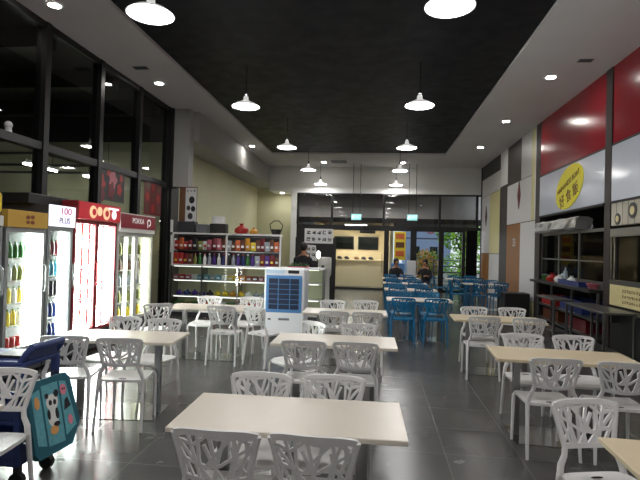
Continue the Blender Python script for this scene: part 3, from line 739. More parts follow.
used = {'w': False, 'b': False}
def chair(kind, x, y, rot, label, group):
    """x,y is the middle of the back's top edge; rot 0 = back towards +y (sitter looks at the camera)"""
    src = WC if kind == 'w' else BC
    if used[kind]: c = copy_tree(src)
    else: c = src; used[kind] = True
    r = math.radians(rot)
    off = .235
    c.location = (x+math.sin(r)*off, y-math.cos(r)*off, 0); c.rotation_euler = (0, 0, r)
    tag(c, label, 'chair', group)
    return c
# ------------------------------------------------------------------ tables
def make_table(m, L=1.2, D=.6):
    t = thing('cafe_table', 'x', 'table')
    MB().box(-L/2, L/2, -D/2, D/2, .712, .74, .004).build('table_top', m, t)
    for s_ in (-1, 1):
        MB().box(s_*(L/2-.22)-.03, s_*(L/2-.22)+.03, -.025, .025, .005, .70).build('column', M['steel'], t)
        MB().box(s_*(L/2-.22)-.05, s_*(L/2-.22)+.05, -D/2+.08, D/2-.08, .698, .712).build('top_plate', M['dgrey'], t)
    MB().box(-L/2+.17, L/2-.17, -D/2+.06, D/2-.06, 0, .005).build('base_plate', M['mirror_steel'], t)
    return t
TW = make_table(M['top_white']); TB = make_table(M['top_beige'])
usedt = {'w': False, 'b': False}
def table(kind, x, y, rot, label, group='cafe tables'):
    src = TW if kind == 'w' else TB
    if usedt[kind]: c = copy_tree(src)
    else: c = src; usedt[kind] = True
    c.location = (x, y, 0); c.rotation_euler = (0, 0, math.radians(rot)); return tag(c, label, 'table', group)

G = 'white lattice-back chairs at '
def quad(kind, tname, grp, near, far):
    for i, (x, y, r) in enumerate(near): chair(kind, x, y, 180+r, '%s chair on the near side of %s, %s' % ('white lattice-back' if kind == 'w' else 'blue lattice-back', tname, ['left', 'right'][i]), grp)
    for i, (x, y, r) in enumerate(far): chair(kind, x, y, r, '%s chair on the far side of %s, %s' % ('white lattice-back' if kind == 'w' else 'blue lattice-back', tname, ['left', 'right'][i]), grp)
table('w', -.43, 2.72, 1.5, 'cream cafe table nearest the camera in the centre')
quad('w', 'the nearest centre table', G+'the nearest table', [(-.70, 2.20, 0), (-.255, 2.21, -2)], [(-.72, 3.22, 0), (-.25, 3.25, 2)])
table('w', -.38, 4.97, 1, 'cream cafe table, second in the centre column')
quad('w', 'the second centre table', G+'the second centre table', [(-.62, 4.42, 2), (-.16, 4.46, 0)], [(-.66, 5.55, -42), (-.17, 5.55, 0)])
table('w', -.42, 7.27, 1, 'cream cafe table, third in the centre column beside the air cooler')
quad('w', 'the third centre table', G+'the third centre table', [(-.53, 6.60, 0), (-.09, 6.63, 0)], [(-.66, 7.95, 0), (-.14, 8.1, 0)])
table('w', -2.47, 4.68, 5, 'cream cafe table in front of the drinks fridges')
quad('w', 'the table before the fridges', G+'the fridge table', [(-2.70, 4.13, 14), (-2.20, 4.14, 8)], [(-2.76, 5.34, -6), (-2.29, 5.31, -6)])
# left corner table and chair
table('w', -2.62, 2.27, 0, 'cream cafe table cut off at the left edge, only its corner showing')
chair('w', -2.33, 2.97, 8, 'white lattice-back chair at the left edge in front of the blue cart', G+'the left edge table')
table('w', -2.42, 7.2, 2, 'cream cafe table before the snack shop display')
g_ = G+'the shop table'
chair('w', -2.98, 6.66, 215, 'white lattice-back chair at the left end of the shop table, turned sideways', g_)
chair('w', -2.08, 6.65, 180, 'white lattice-back chair on the near side of the shop table, in its middle', g_)
chair('w', -1.64, 6.72, 150, 'white lattice-back chair at the right end of the shop table, turned away', g_)
chair('w', -2.64, 7.85, 0, 'white lattice-back chair on the far side of the shop table, left', g_)
chair('w', -1.98, 7.98, -6, 'white lattice-back chair on the far side of the shop table, right', g_)
# right column
table('b', 1.68, 4.74, -3, 'beige cafe table, nearer full one of the right column')
quad('w', 'the nearer right table', G+'the nearer right table', [(1.45, 4.18, 2), (1.96, 4.15, -4)], [(1.52, 5.36, 0), (2.02, 5.38, 0)])
table('b', 1.68, 7.17, -2, 'beige cafe table, farther one of the right column')
quad('w', 'the farther right table', G+'the farther right table', [(1.41, 6.64, 0), (1.97, 6.66, -3)], [(1.49, 7.78, 4), (2.06, 7.85, 0)])
table('b', 1.72, 2.35, -2, 'beige cafe table cut off at the lower right corner')
chair('w', 1.20, 3.02, 14, 'white lattice-back chair at the lower right corner facing the camera', G+'the corner table')
# blue column
for i, y in enumerate((9.55, 11.9, 14.15, 16.5)):
    nm = ['the nearest blue-chair table', 'the second blue-chair table', 'the third blue-chair table', 'the farthest blue-chair centre table'][i]
    table('w', .82, y, 0, ['white cafe table with blue chairs, nearest', 'white cafe table with blue chairs, second from the camera', 'white cafe table with blue chairs, third from the camera', 'white cafe table with blue chairs by the seated people'][i])
    quad('b', nm, 'blue chairs of the centre column', [(.50, y-.72, 0), (1.07, y-.68, 0)], [(.50, y+.62, 0), (1.08, y+.62, 0)])
for i, (x, y) in enumerate(((3.15, 14.9), (2.95, 17.2))):
    nm = ['the nearer table by the mosaic wall', 'the farther table by the mosaic wall'][i]
    table('w', x, y, 0, ['white cafe table with blue chairs beside the mosaic wall, nearer', 'white cafe table with blue chairs beside the mosaic wall, farther'][i])
    quad('b', nm, 'blue chairs by the mosaic wall', [(x-.25, y-.68, 0), (x+.3, y-.68, 0)], [(x-.25, y+.62, 0), (x+.3, y+.62, 0)])
    chair('b', x-1.02, y-.05, 90, ['blue lattice-back chair at the left end of the nearer wall table', 'blue lattice-back chair at the left end of the farther wall table'][i], 'blue chairs by the mosaic wall')

# ------------------------------------------------------------------ drinks fridges
FX = -4.2
def bottle_mesh(m, capm):
    b = MB(); b.lathe([(.001, 0), (.030, 0), (.032, .01), (.032, .13), (.026, .16), (.012, .195), (.012, .215)], 12)
    return b
def make_bottle(mname, h=.22, r=.032, can=False):
    t = thing('drink_can' if can else 'drink_bottle', 'x', 'can' if can else 'bottle')
    k = r/.032; q = h/.22
    if can:
        MB().lathe([(.001, 0), (r*.85, 0), (r, .01), (r, h-.012), (r*.85, h), (.001, h-.003)], 12).build('body', PK[mname], t, smooth=True)
    else:
        MB().lathe([(.001, 0), (.030*k, 0), (.032*k, .01*q), (.032*k, .13*q), (.026*k, .16*q), (.012*k, .19*q), (.012*k, .2*q), (.001, .2*q)], 12).build('body', PK[mname], t, smooth=True)
        MB().cyl((0, 0, .2*q), (0, 0, .22*q), .014*k).build('cap', M['paper'] if mname in ('blue', 'olive') else PK['green'], t, smooth=True)
    return t
BP = {}
def bottle(mname, x, y, z, label, group, h=.22, r=.032, can=False):
    key = (mname, h, r, can)
    if key in BP: t = copy_tree(BP[key])
    else: t = make_bottle(mname, h, r, can); BP[key] = t
    t.location = (x, y, z); return tag(t, label, 'can' if can else 'bottle', group)
def fridge(name, label, y0, y1, top, hz0, body, doorm, n, led, shelves=5, base=.32, face=None):
    t = thing(name, label, 'fridge', (FX, (y0+y1)/2, 0)); h = (y1-y0)/2; D = .74; zt = hz0
    s = MB(); s.box(-D, -.06, -h, -h+.04, .05, zt); s.box(-D, -.06, h-.04, h, .05, zt); s.box(-D, -D+.04, -h+.04, h-.04, .05, zt)
    s.box(-D+.04, -.06, -h+.04, h-.04, zt-.05, zt); s.box(-D+.04, -.06, -h+.04, h-.04, .05, base); s.build('cabinet', body, t)
    MB().box(-D+.04, -D+.05, -h+.045, h-.045, base, zt-.05).build('back_liner', M['fr_inside'], t)
    for k in range(shelves):
        z = base+.02+k*(zt-.12-base)/shelves
        MB().box(-D+.06, -.10, -h+.045, h-.045, z-.012, z).build('shelf', M['fr_white'], t)
    w = 2*h/n
    for k in range(n):
        a = -h+k*w+.004; b = a+w-.008; fw = .045
        f = MB(); f.box(-.055, 0, a, a+fw, base, zt-.01); f.box(-.055, 0, b-fw, b, base, zt-.01); f.box(-.055, 0, a+fw, b-fw, base, base+.05); f.box(-.055, 0, a+fw, b-fw, zt-.06, zt-.01)
        d = f.build('door', doorm, t)
        MB().box(-.03, -.024, a+fw, b-fw, base+.05, zt-.06).build('pane', M['clear'], d)
        hy = b-fw/2 if (k == 0) else a+fw/2
        MB().tube([(.0, hy, 1.0), (.035, hy, 1.03), (.035, hy, 1.32), (0, hy, 1.35)], .011, 8).build('door_handle', body, d)
    MB().box(-.06, -.01, -h, h, .05, base-.01).build('grille', M['dgrey'], t)
    for e in (-h+.05, h-.05):
        for x in (-.66, -.1): MB().box(x-.02, x+.02, e-.02, e+.02, 0, .05).build('foot', M['black'], t)
    return t, h, base, zt
def led(t, h, z0, z1, ys_, m, r=.014):
    for y in ys_: MB().box(-.14, -.11, y-r, y+r, z0+.06, z1-.08).build('led_strip', m, t)
# yellow header fridge
t, h, b0, zt = fridge('drinks_fridge', 'glass door drinks fridge with a gold header, left of the narrow fridge', 5.27, 5.97, 2.0, 1.80, M['fr_grey'], M['fr_grey'], 1, None)
led(t, h, b0, zt, (h-.09, h-.16), M['led'], .022)
MB().box(-.6, .02, -h, h, 1.80, 2.0, .005).build('header', M['yellowlit'], t)
hm = MB()
for k, (yy, zz, r) in enumerate(((-.02, 1.925, .035), (.06, 1.93, .035), (-.02, 1.865, .03), (.06, 1.865, .035))): hm.prism([(.02, yy+r*math.cos(2*PI*j/12), zz+.7*r*math.sin(2*PI*j/12)) for j in range(12)], (.003, 0, 0))
hm.build('header_emblem', M['signbrown'], t)
cols = ['olive', 'white', 'olive', 'yellow', 'orange']
for s_ in range(5):
    z = b0+.02+s_*(zt-.12-b0)/5; cc = ['red', 'yellow', 'yellow', 'olive', 'green'][s_]
    for k in range(6): bottle(cc if (k+s_) % 5 else 'white', FX-.17, 5.36+.095*k, z, '%s bottle from the left on the %s shelf of the gold header fridge' % (ORD[k], ORD[4-s_]), 'drinks in the gold header fridge', .2 if s_ else .13, .033, s_ == 0)
# far left fridge with round yellow sign (edge of frame)
t, h, b0, zt = fridge('drinks_fridge', 'grey drinks fridge cut off at the left edge under a round yellow sign', 4.52, 5.22, 2.0, 1.80, M['fr_grey'], M['fr_grey'], 1, None)
led(t, h, b0, zt, (h-.09,), M['led'])
MB().box(-.5, .01, -h, h, 1.80, 1.92, .005).build('header', M['fr_white'], t)
rs = thing('round_sign', 'yellow-green rounded sign standing on the leftmost fridge', 'sign', (FX-.03, 5.02, 1.92))
pp = [(0, .18*max(-1, min(1, 1.25*math.cos(2*PI*k/32))), .14+.14*max(-1, min(1, 1.25*math.sin(2*PI*k/32)))) for k in range(32)]
MB().prism(pp, (.03, 0, 0)).build('rim', M['black'], rs)
MB().prism([(.03, p[1]*.9, .14+(p[2]-.14)*.88) for p in pp], (.006, 0, 0)).build('face', PK['yellow'], rs)
# narrow fridge
t, h, b0, zt = fridge('drinks_fridge', 'narrow drinks fridge with a white and purple header, between gold and red ones', 6.0, 6.54, 2.03, 1.84, M['fr_grey'], M['fr_grey'], 1, None)
led(t, h, b0, zt, (h-.09,), M['led'])
MB().box(-.66, .0, -h, h, 1.84, 2.12, .005).build('header', M['dgrey'], t)
MB().box(.0, .03, -h, h, 1.84, 2.12, .004).build('lit_panel', M['whitelit'], t)
text('header_lettering', '100', .13, M['magenta'], (0, 1, 0), (0, 0, 1), (.032, .05, 2.045), t, 1.3)
text('header_lettering', 'PLUS', .11, M['purpleprint'], (0, 1, 0), (0, 0, 1), (.032, 0.03, 1.92), t)
for s_ in range(5):
    z = b0+.02+s_*(zt-.12-b0)/5; cc = ['blue', 'blue', 'black', 'teal', 'maroon'][s_]
    for k in range(5): bottle(cc, FX-.17, 6.07+.09*k, z, '%s %s drink from the left on the %s shelf of the narrow fridge' % (ORD[k], cc, ORD[4-s_]), 'drinks in the narrow fridge', .21, .033, s_ == 2)
# black boxes on fridge tops
tag(MB().box(-.3, .3, -.42, .42, 0, .14, .01).build('black_box', M['black'], None, (FX-.5, 6.32, 2.12)), 'long black box lying on the narrow fridge behind the header', 'box')
# red fridge
t, h, b0, zt = fridge('drinks_fridge', 'tall red two door drinks fridge with a lit picture header', 6.57, 7.72, 2.22, 1.97, M['fr_red'], M['fr_red'], 2, None)
led(t, h, b0, zt, (-h+.09, -h+.3, -.09, .09, .3, h-.10), M['led'], .03)
MB().box(-.62, .05, -h, h, 1.97, 2.23, .006).build('header', M['fr_red'], t)
hd = MB().box(.05, .058, -h+.01, h-.01, 1.98, 2.22).build('lit_panel', M['redlit'], t)
for k, (yy, zz, r, mm) in enumerate(((-.22, 2.09, .095, 'creamlit'), (-.05, 2.11, .07, 'creamlit'), (.14, 2.09, .10, 'creamlit'), (-.2, 2.09, .05, 'redlit'), (.15, 2.09, .05, 'redlit'), (.36, 2.08, .07, 'whitelit'))):
    MB().prism([(.058+.001*k, yy+r*math.cos(2*PI*j/20), zz+r*math.sin(2*PI*j/20)) for j in range(20)], (.003, 0, 0)).build('printed_roundel', M[mm], hd)
for k in range(9): MB().box(.058, .062, .20+.035*k, .225+.035*k, 2.15+.008*math.sin(k), 2.19).build('printed_stroke', M['whitelit'], hd)
for s_ in range(5):
    z = b0+.02+s_*(zt-.12-b0)/5; cc = ['white', 'green', 'orange', 'pink', 'teal'][s_]
    if s_ in (0, 4):
      for k in range(4): bottle(cc, FX-.3, 6.75+.26*k, z, '%s %s drink from the left on the %s shelf of the red fridge' % (ORD[k], cc, ORD[4-s_]), 'drinks in the red fridge', .2, .033)
# white fridge with maroon header
t, h, b0, zt = fridge('drinks_fridge', 'white two door drinks fridge with a maroon lettered header', 7.76, 9.04, 2.15, 1.82, M['fr_white'], M['fr_white'], 2, None)
led(t, h, b0, zt, (-.13,), M['led2'], .03); led(t, h, b0, zt, (h-.1,), M['ledy'], .02)
MB().box(-.62, .04, -h, h, 1.82, 2.15, .006).build('header', M['fr_white'], t)
hd = MB().box(.04, .05, -h+.01, h-.01, 1.90, 2.13).build('maroon_panel', M['dred'], t)
text('header_lettering', 'POKKA', .13, M['whiteprint'], (0, 1, 0), (0, 0, 1), (.053, -.05, 2.03), hd)
rg = MB()
for j in range(20):
    a0, a1 = 2*PI*j/20, 2*PI*(j+1)/20
    if j in (13, 14): continue
    rg.prism([(.05, .36+.075*math.cos(a0), 2.02+.065*math.sin(a0)), (.05, .36+.075*math.cos(a1), 2.02+.065*math.sin(a1)), (.05, .36+.05*math.cos(a1), 2.02+.04*math.sin(a1)), (.05, .36+.05*math.cos(a0), 2.02+.04*math.sin(a0))], (.004, 0, 0))
rg.box(.05, .054, .30, .325, 1.93, 2.0); rg.build('ring_logo', M['whiteprint'], hd)
for s_ in range(5):
    z = b0+.02+s_*(zt-.12-b0)/5
    for k in range(7):
        cc = ['yellow', 'olive', 'silver', 'brown', 'olive'][s_]
        bottle(cc, FX-.2, 7.86+.175*k, z, '%s %s drink from the left on the %s shelf of the maroon header fridge' % (ORD[k], cc, ORD[4-s_]), 'drinks in the maroon header fridge', .2, .033)

# red festive decorations on the glass wall
t = thing('festive_decoration', 'red festive paper decorations with a pale figure on the left glass', 'decoration', (XL+.02, 9.15, 2.45))
MB().box(0, .006, -.5, .5, 0, .62).build('backing', M['dgrey'], t)
random.seed(9)
for k, (y, z, r, mm) in enumerate(((-.35, .3, .12, 'red'), (-.33, .1, .1, 'maroon'), (.05, .42, .14, 'pink'), (.0, .2, .12, 'maroon'), (.3, .25, .09, 'red'), (.36, .48, .06, 'red'), (-.12, .55, .07, 'red'))):
    MB().prism([(.006+.001*k, y+r*(1+.2*math.cos(5*a))*math.cos(a), z+1.3*r*(1+.2*math.cos(5*a))*math.sin(a)) for a in [2*PI*j/30 for j in range(30)]], (.004, 0, 0)).build('paper_cutout', PK[mm], t)
t = thing('festive_poster', 'dark red patterned poster on the glass nearer the end post', 'poster', (XL+.02, 11.0, 2.3))
MB().box(0, .008, -.45, .40, 0, .82).build('sheet', PK['maroon'], t)
for k in range(3):
    for j in range(3): MB().prism([(.008, -.3+.27*j+.09*math.cos(a), .15+.25*k+.1*math.sin(a)) for a in [2*PI*q/14 for q in range(14)]], (.003, 0, 0)).build('printed_motif', PK['red' if (j+k) % 2 else 'brown'], t)
# papers on the end post
for k, (y, z, w_, hh) in enumerate(((11.86, 1.95, .16, .3), (11.9, 1.45, .2, .42), (12.1, 1.5, .13, .3))):
    t = MB().box(0, .004, -w_/2, w_/2, 0, hh).build('paper_notice', M['paper'], None, (XL+.122, y, z)); tag(t, ['uppermost white notice on the dark end post', 'large white notice on the dark end post, lower', 'small white notice on the far edge of the end post'][k], 'notice', 'notices on the end post')
# menu board hung beside the shop
t = thing('menu_board', 'tall white menu board with dark food pictures beside the shop', 'board', (-4.62, 11.9, 1.87))
MB().box(-.24, .2, -.02, .02, 0, 1.2).build('backing_board', M['wood'], t)
MB().box(-.08, .2, -.026, -.02, .02, 1.18).build('white_sheet', M['paper'], t)
scribble('menu_lettering', 3, .07, M['ink'], (1, 0, 0), (0, 0, 1), (.06, -.028, 1.1), t, 1)
for k, (x, z, r) in enumerate(((.08, .88, .09), (-.0, .68, .06), (.12, .66, .07), (.05, .48, .08), (.13, .3, .06), (.02, .24, .06))):
    MB().prism([(x+r*.8*math.cos(2*PI*j/14), -.026, z+r*math.sin(2*PI*j/14)) for j in range(14)], (0, -.003, 0)).build('printed_dish', M['dgrey' if k % 2 else 'ink'], t)

# ------------------------------------------------------------------ snack shop display
SY = 11.0
t = thing('display_cabinet', 'pale glass fronted shop cabinet with lit shelves', 'cabinet', (-3.45, SY, 0))
# half width 1.3
HW = 1.28
MB().box(-HW, HW+1.0, .25, .62, 0, .08).build('plinth', M['dgrey'], t)
MB().box(-HW, HW+1.0, .6, .63, .08, 1.15).build('back_panel', M['cream'], t)
for x in (-HW, -.55, .3, HW, HW+1.0): MB().box(x-.015, x+.015, .22, .6, .08, 1.15).build('divider', M['steel'], t)
for z in (.08, .45, .82): MB().box(-HW, HW+1.0, .24, .6, z, z+.02).build('shelf', M['panel_white'], t)
for z in (.43, .80, 1.13): MB().box(-HW+.05, HW+.9, .26, .28, z+.004, z+.018).build('added_shelf_light', M['shelfglow'], t)  # glowing strips added to brighten the shelves and back panel
MB().box(-HW-.02, HW+1.02, .2, .63, 1.15, 1.19, .004).build('counter_top', M['panel_white'], t)
MB().box(-HW, HW+1.0, .215, .221, .1, 1.15).build('front_glass', M['clear'], t)
t = thing('hanging_display', 'pale framed rack of hanging snack packets on the shop counter', 'rack', (-3.45, SY, 1.19))
MB().box(-HW, HW, .22, .50, .70, .74, .004).build('top_shelf', M['panel_white'], t)
for x in (-HW, .02, HW): MB().box(x-.018, x+.018, .22, .26, 0, .70).build('post', M['panel_white'], t)
MB().box(-HW+.02, HW-.02, .48, .49, 0, .70).build('back_panel', M['dgrey'], t)
MB().box(-HW+.02, HW-.02, .27, .48, .31, .325).build('shelf', M['steel'], t)
MB().cyl((-HW, .27, .66), (HW, .27, .66), .006).build('hook_rail', M['steel'], t)
scribble('shelf_lettering', 9, .028, M['ink'], (1, 0, 0), (0, 0, 1), (.25, .218, .72), t, 2)
random.seed(21)
def packet(w_, h_, m, name='snack_packet'):
    w_ *= 1.15
    b = MB(); n = 6; vs = []; 
    for j in range(n+1):
        for i in range(n+1):
            u = i/n*2-1; v = j/n*2-1; d = .022*(1-u**4)*(1-v**2)+.001
            vs.append((u*w_/2, -d, (v+1)*h_/2))
    n1 = len(vs); vs += [(x, -y, z) for x, y, z in vs]; fs = []
    for j in range(n):
        for i in range(n):
            a = j*(n+1)+i; fs.append((a, a+1, a+n+2, a+n+1)); fs.append((n1+a, n1+a+n+1, n1+a+n+2, n1+a+1))
    return b.add(vs, fs).build(name, m, smooth=True)
top_cols = ['red', 'orange', 'red', 'maroon', 'black', 'olive', 'white', 'pink', 'maroon', 'pink', 'brown', 'silver', 'brown', 'orange', 'brown', 'amber', 'yellow', 'brown', 'maroon', 'silver', 'brown', 'orange']
for k, cname in enumerate(top_cols):
    x = -3.45-HW+.08+k*(2*HW-.16)/(len(top_cols)-1)
    o = packet(.105, random.uniform(.19, .3), PK[cname]); o.location = (x+random.uniform(-.015, .015), SY+.25+random.uniform(0, .05), 1.19+.345); o.rotation_euler = (0, random.uniform(-.09, .09), random.uniform(-.3, .3))
    lb = MB(); lb.box(-.03, .03, -.025, -.018, .07, .12); lb.build('printed_label', PK['white' if cname != 'white' else 'red'], o)
    tag(o, '%s hanging snack packet from the left in the top row, %s' % (ORD[k], cname), 'packet', 'snack packets in the top row')
bot_cols = ['red', 'red', 'maroon', 'brown', 'olive', 'green', 'white', 'silver', 'purple', 'white', 'blue', 'black', 'silver', 'purple', 'blue', 'green', 'purple', 'silver', 'maroon', 'purple', 'maroon', 'brown']
for k, cname in enumerate(bot_cols):
    x = -3.45-HW+.08+k*(2*HW-.16)/(len(bot_cols)-1)
    if k < 4 or k > 16:
        o = packet(.105, random.uniform(.22, .27), PK[cname]); o.location = (x, SY+.28, 1.19)
        MB().box(-.03, .03, -.025, -.018, .07, .12).build('printed_label', PK['white' if k % 2 else 'yellow'], o)
        tag(o, '%s snack packet from the left in the lower rack row, %s' % (ORD[k], cname), 'packet', 'snack goods in the lower rack row')
    else:
        o = thing('sauce_bottle', '%s item from the left in the lower rack row, a %s bottle' % (ORD[k], cname), 'bottle', (x, SY+.3, 1.19), 0, 'bottles in the lower rack row')
        MB().lathe([(.001, 0), (.04, 0), (.043, .02), (.043, .15), (.018, .2), (.016, .24), (.001, .24)], 10).build('body', PK[cname], o, smooth=True)
        MB().cyl((0, 0, .24), (0, 0, .27), .02, n=10).build('cap', PK['white' if k % 2 else 'red'], o, smooth=True)
# goods inside the counter
row = ['pink', 'red', 'pink', 'white', 'teal', 'teal', 'silver', 'teal', 'white', 'yellow', 'yellow', 'amber', 'red', 'maroon', 'pink', 'red', 'pink', 'teal']
for k, cname in enumerate(row):
    x = -3.45-HW+.1+k*.145
    o = thing('candy_box', '%s small box from the left on the upper shelf in the shop cabinet, %s' % (ORD[k], cname), 'box', (x, SY+.33, .84), 0, 'candy boxes on the upper cabinet shelf')
    MB().box(-.06, .06, -.08, .08, 0, .11, .004).build('carton', PK[cname], o); MB().box(-.04, .04, -.083, -.08, .03, .07).build('printed_label', M['paper'], o)
row = ['purple', 'blue', 'purple', 'purple', 'black', 'yellow', 'yellow', 'amber', 'yellow', 'white', 'silver', 'silver', 'white', 'silver']
for k, cname in enumerate(row):
    x = -3.45-HW+.15+k*.185
    o = bag(x, SY+.38, .47, .085, PK[cname], '%s puffed snack bag from the left on the middle cabinet shelf, %s' % (ORD[k], cname), 'snack_bag', seed=30+k); o['category'] = 'snack bag'; o['group'] = 'snack bags on the middle cabinet shelf'
row = ['green', 'olive', 'green', 'orange', 'orange', 'white', 'green', 'white', 'red', 'pink', 'white', 'brown']
for k, cname in enumerate(row):
    x = -3.45-HW+.15+k*.21
    o = thing('goods_carton', '%s carton from the left on the bottom shelf of the shop cabinet, %s' % (ORD[k], cname), 'box', (x, SY+.40, .10), 0, 'cartons on the bottom cabinet shelf')
    MB().box(-.085, .085, -.12, .12, 0, .22, .005).build('carton', PK[cname], o); MB().box(-.05, .05, -.124, -.12, .06, .15).build('printed_label', M['paper'], o)
# things on the rack top
zt_ = 1.93
bag(-3.12, SY+.36, zt_, .16, PK['red'], 'red and yellow bundle on top of the snack rack', 'wrapped_bundle', 51); 
bag(-2.83, SY+.36, zt_, .10, PK['amber'], 'small yellow bag beside the red bundle on the snack rack', 'plastic_bag', 52)
tag(MB().box(-.2, .2, -.12, .12, 0, .26, .01).build('storage_box', M['dgrey'], None, (-4.42, SY+.36, zt_)), 'dark grey box at the left end on top of the snack rack', 'box')
tag(MB().box(-.14, .14, -.1, .1, 0, .2, .01).build('storage_box', M['mgrey'], None, (-4.05, SY+.36, zt_)), 'mid grey box second from the left on top of the snack rack', 'box')
tag(MB().box(-.19, .19, -.12, .12, 0, .22, .01).build('storage_box', M['black'], None, (-3.66, SY+.36, zt_)), 'black box on the snack rack beneath a white carton', 'box')
tag(MB().box(-.13, .13, -.1, .1, 0, .17, .01).build('carton', M['paper'], None, (-3.68, SY+.36, zt_+.22)), 'white carton stacked on the black box on the snack rack', 'box')
t = thing('wire_basket', 'black basket with a looped handle at the right end of the snack rack', 'basket', (-2.30, SY+.36, zt_))
MB().lathe([(.001, 0), (.10, 0), (.14, .12), (.13, .12), (.095, .012), (.001, .012)], 16).build('bowl', M['black'], t, smooth=True)
MB().tube([(-.13, 0, .12), (-.15, 0, .24), (-.05, 0, .32), (.06, 0, .32), (.15, 0, .22), (.13, 0, .12)], .012, 8).build('handle', M['black'], t, smooth=True)
# vegetables tray right of rack, on counter
t = crate(-1.75, SY+.34, 1.19, .22, .14, .035, PK['pink'], 'red tray of green vegetables on the shop counter behind the cooler', 'vegetable_tray')
for k in range(6):
    o = MB(); random.seed(60+k)
    for j in range(26):
        a = Vector((random.gauss(0, .045), random.gauss(0, .035), abs(random.gauss(.03, .03)))); d = Vector((random.gauss(0, 1), random.gauss(0, 1), random.uniform(.1, 1))).normalized()*.04; s_ = d.cross(Vector((0, 0, 1)))*.4
        o.add([a-d, a-s_, a+d, a+s_], [(0, 1, 2, 3)])
    o.blob((0, 0, .02), (.04, .035, .02), 8, 5)
    tag(o.build('leafy_vegetable', [PK['green']], None, (-1.92+.068*k, SY+.34+.03*(k % 2), 1.205)), '%s bunch of greens from the left in the red tray' % ORD[k], 'vegetable', 'greens in the red tray')
# notices and black partition right of shop
t = thing('black_partition', 'black partition behind the air cooler carrying white notices', 'partition', (-1.55, 14.2, 0))
MB().box(-.75, .42, -.03, .03, 0, 1.95).build('panel', M['near_black'], t)
for x in (-.72, .39): MB().box(x-.03, x+.03, -.2, .2, 0, .04).build('foot', M['black'], t)
t = thing('notice_sheet', 'wide white sheet of handwriting at the top of the black partition', 'notice', (-1.62, 14.165, 1.78))
MB().box(-.42, .40, -.004, 0, .0, .42).build('sheet', M['paper'], t)
scribble('handwriting', 5, .13, M['ink'], (1, 0, 0), (0, 0, 1), (0, -.006, .31), t, 4, 2, 1.5, 7)
t = thing('notice_sheet', 'smaller white sheet tilted below on the black partition', 'notice', (-1.85, 14.165, 1.3))
MB().prism([(-.05, 0, 0), (.2, 0, -.02), (.14, 0, .42), (-.18, 0, .44)], (0, -.004, 0)).build('sheet', M['paper'], t)
scribble('handwriting', 2, .12, M['ink'], (1, 0, 0), (0, 0, 1), (0, -.006, .32), t, 5, 2, 1.4, 7)
t = thing('drink_stand', 'pale upright drink stand with a bright top and dark spout behind the cooler', 'dispenser', (-1.28, 12.6, 0))
MB().lathe([(.001, 0), (.19, 0), (.19, .08), (.14, .14), (.13, .9), (.17, 1.0), (.17, 1.38), (.15, 1.42), (.001, 1.42)], 20).build('body', M['fr_white'], t, smooth=True)
MB().cyl((-.03, -.16, 1.2), (-.03, -.22, 1.12), .04, .03).build('spout', M['black'], t); MB().blob((-.16, -.05, 1.48), (.05, .05, .10)).build('lamp_globe', emis('stand_globe_glow', (1, .98, .92, 1), 3), t, smooth=True)

# ------------------------------------------------------------------ air cooler
t = thing('air_cooler', 'white portable air cooler with a large blue front grille', 'cooler', (-1.62, 8.9, 0))
MB().box(-.375, .375, 0, .48, .08, 1.27, .03).build('body', M['cooler'], t)
gr = MB().box(-.335, .315, -.014, 0, .47, 1.14, .01).build('grille_frame', M['coolblue'], t)
MB().box(-.285, .265, -.018, -.014, .53, 1.08).build('cooling_pad', M['coolpad'], gr)
g = MB()
for x in (-.11, .10): g.box(x-.006, x+.006, -.026, -.018, .53, 1.08)
for z in (.62, .71, .80, .89, .98): g.box(-.285, .265, -.024, -.018, z-.004, z+.004)
g.build('grille_bars', M['coolblue'], gr)
MB().box(.06, .26, -.006, 0, 1.175, 1.235, .003).build('control_panel', M['black'], t)
MB().box(-.34, .0, -.004, 0, 1.17, 1.24, .002).build('top_band', mat('pale_blue_band', rgb(190, 212, 232), .4), t)
MB().box(-.10, .10, -.006, 0, .33, .37, .003).build('handle_recess', M['mgrey'], t); MB().box(-.29, -.24, -.008, 0, .33, .36, .002).build('drain_plug', M['dgrey'], t)
for x in (-.3, .3):
    for y in (.06, .42):
        w_ = MB(); w_.cyl((x-.015, y, .035), (x+.015, y, .035), .035, n=14); w_.box(x-.02, x+.02, y-.015, y+.015, .04, .09); w_.build('caster', M['black'], t)

# ------------------------------------------------------------------ navy cart with bag
t = thing('service_cart', 'navy blue plastic service cart at the left edge', 'cart', (-2.70, 3.27, 0))
def tray(z, hh, name):
    b = MB(); b.box(-.44, .40, -.20, .20, z, z+.03, .008); b.box(-.44, .40, -.20, -.17, z+.03, z+hh, .008); b.box(-.44, .40, .17, .20, z+.03, z+hh, .008); b.box(-.44, -.41, -.17, .17, z+.03, z+hh, .008); b.box(.37, .40, -.17, .17, z+.03, z+hh, .008)
    return b.build(name, M['navy'], t)
MB().box(-.44, .40, -.20, .20, .80, .84, .01).build('top_tray', M['navy'], t); tray(.42, .10, 'middle_tray'); tray(.15, .14, 'bottom_tray')
for x in (-.42, .38):
    for y in (-.18, .18): MB().box(x-.025, x+.025, y-.025, y+.025, .15, .82, .008).build('post', M['navy'], t)
h_ = MB(); h_.tube([(.36, -.17, .82), (.42, -.175, .90), (.44, -.16, .93), (.44, .16, .93), (.42, .175, .90), (.36, .17, .82)], [.022, .024, .026, .026, .024, .022], 10); h_.box(.385, .41, -.16, .16, .84, .90, .008); h_.build('push_handle', M['navy'], t, smooth=True)
for x in (-.38, .36):
    for y in (-.15, .15):
        cst = MB().box(x-.02, x+.02, y-.02, y+.02, .085, .15).build('caster_fork', M['dgrey'], t)
        MB().cyl((x, y-.02, .05), (x, y+.02, .05), .05, n=18).build('wheel', M['black'], cst, smooth=True)
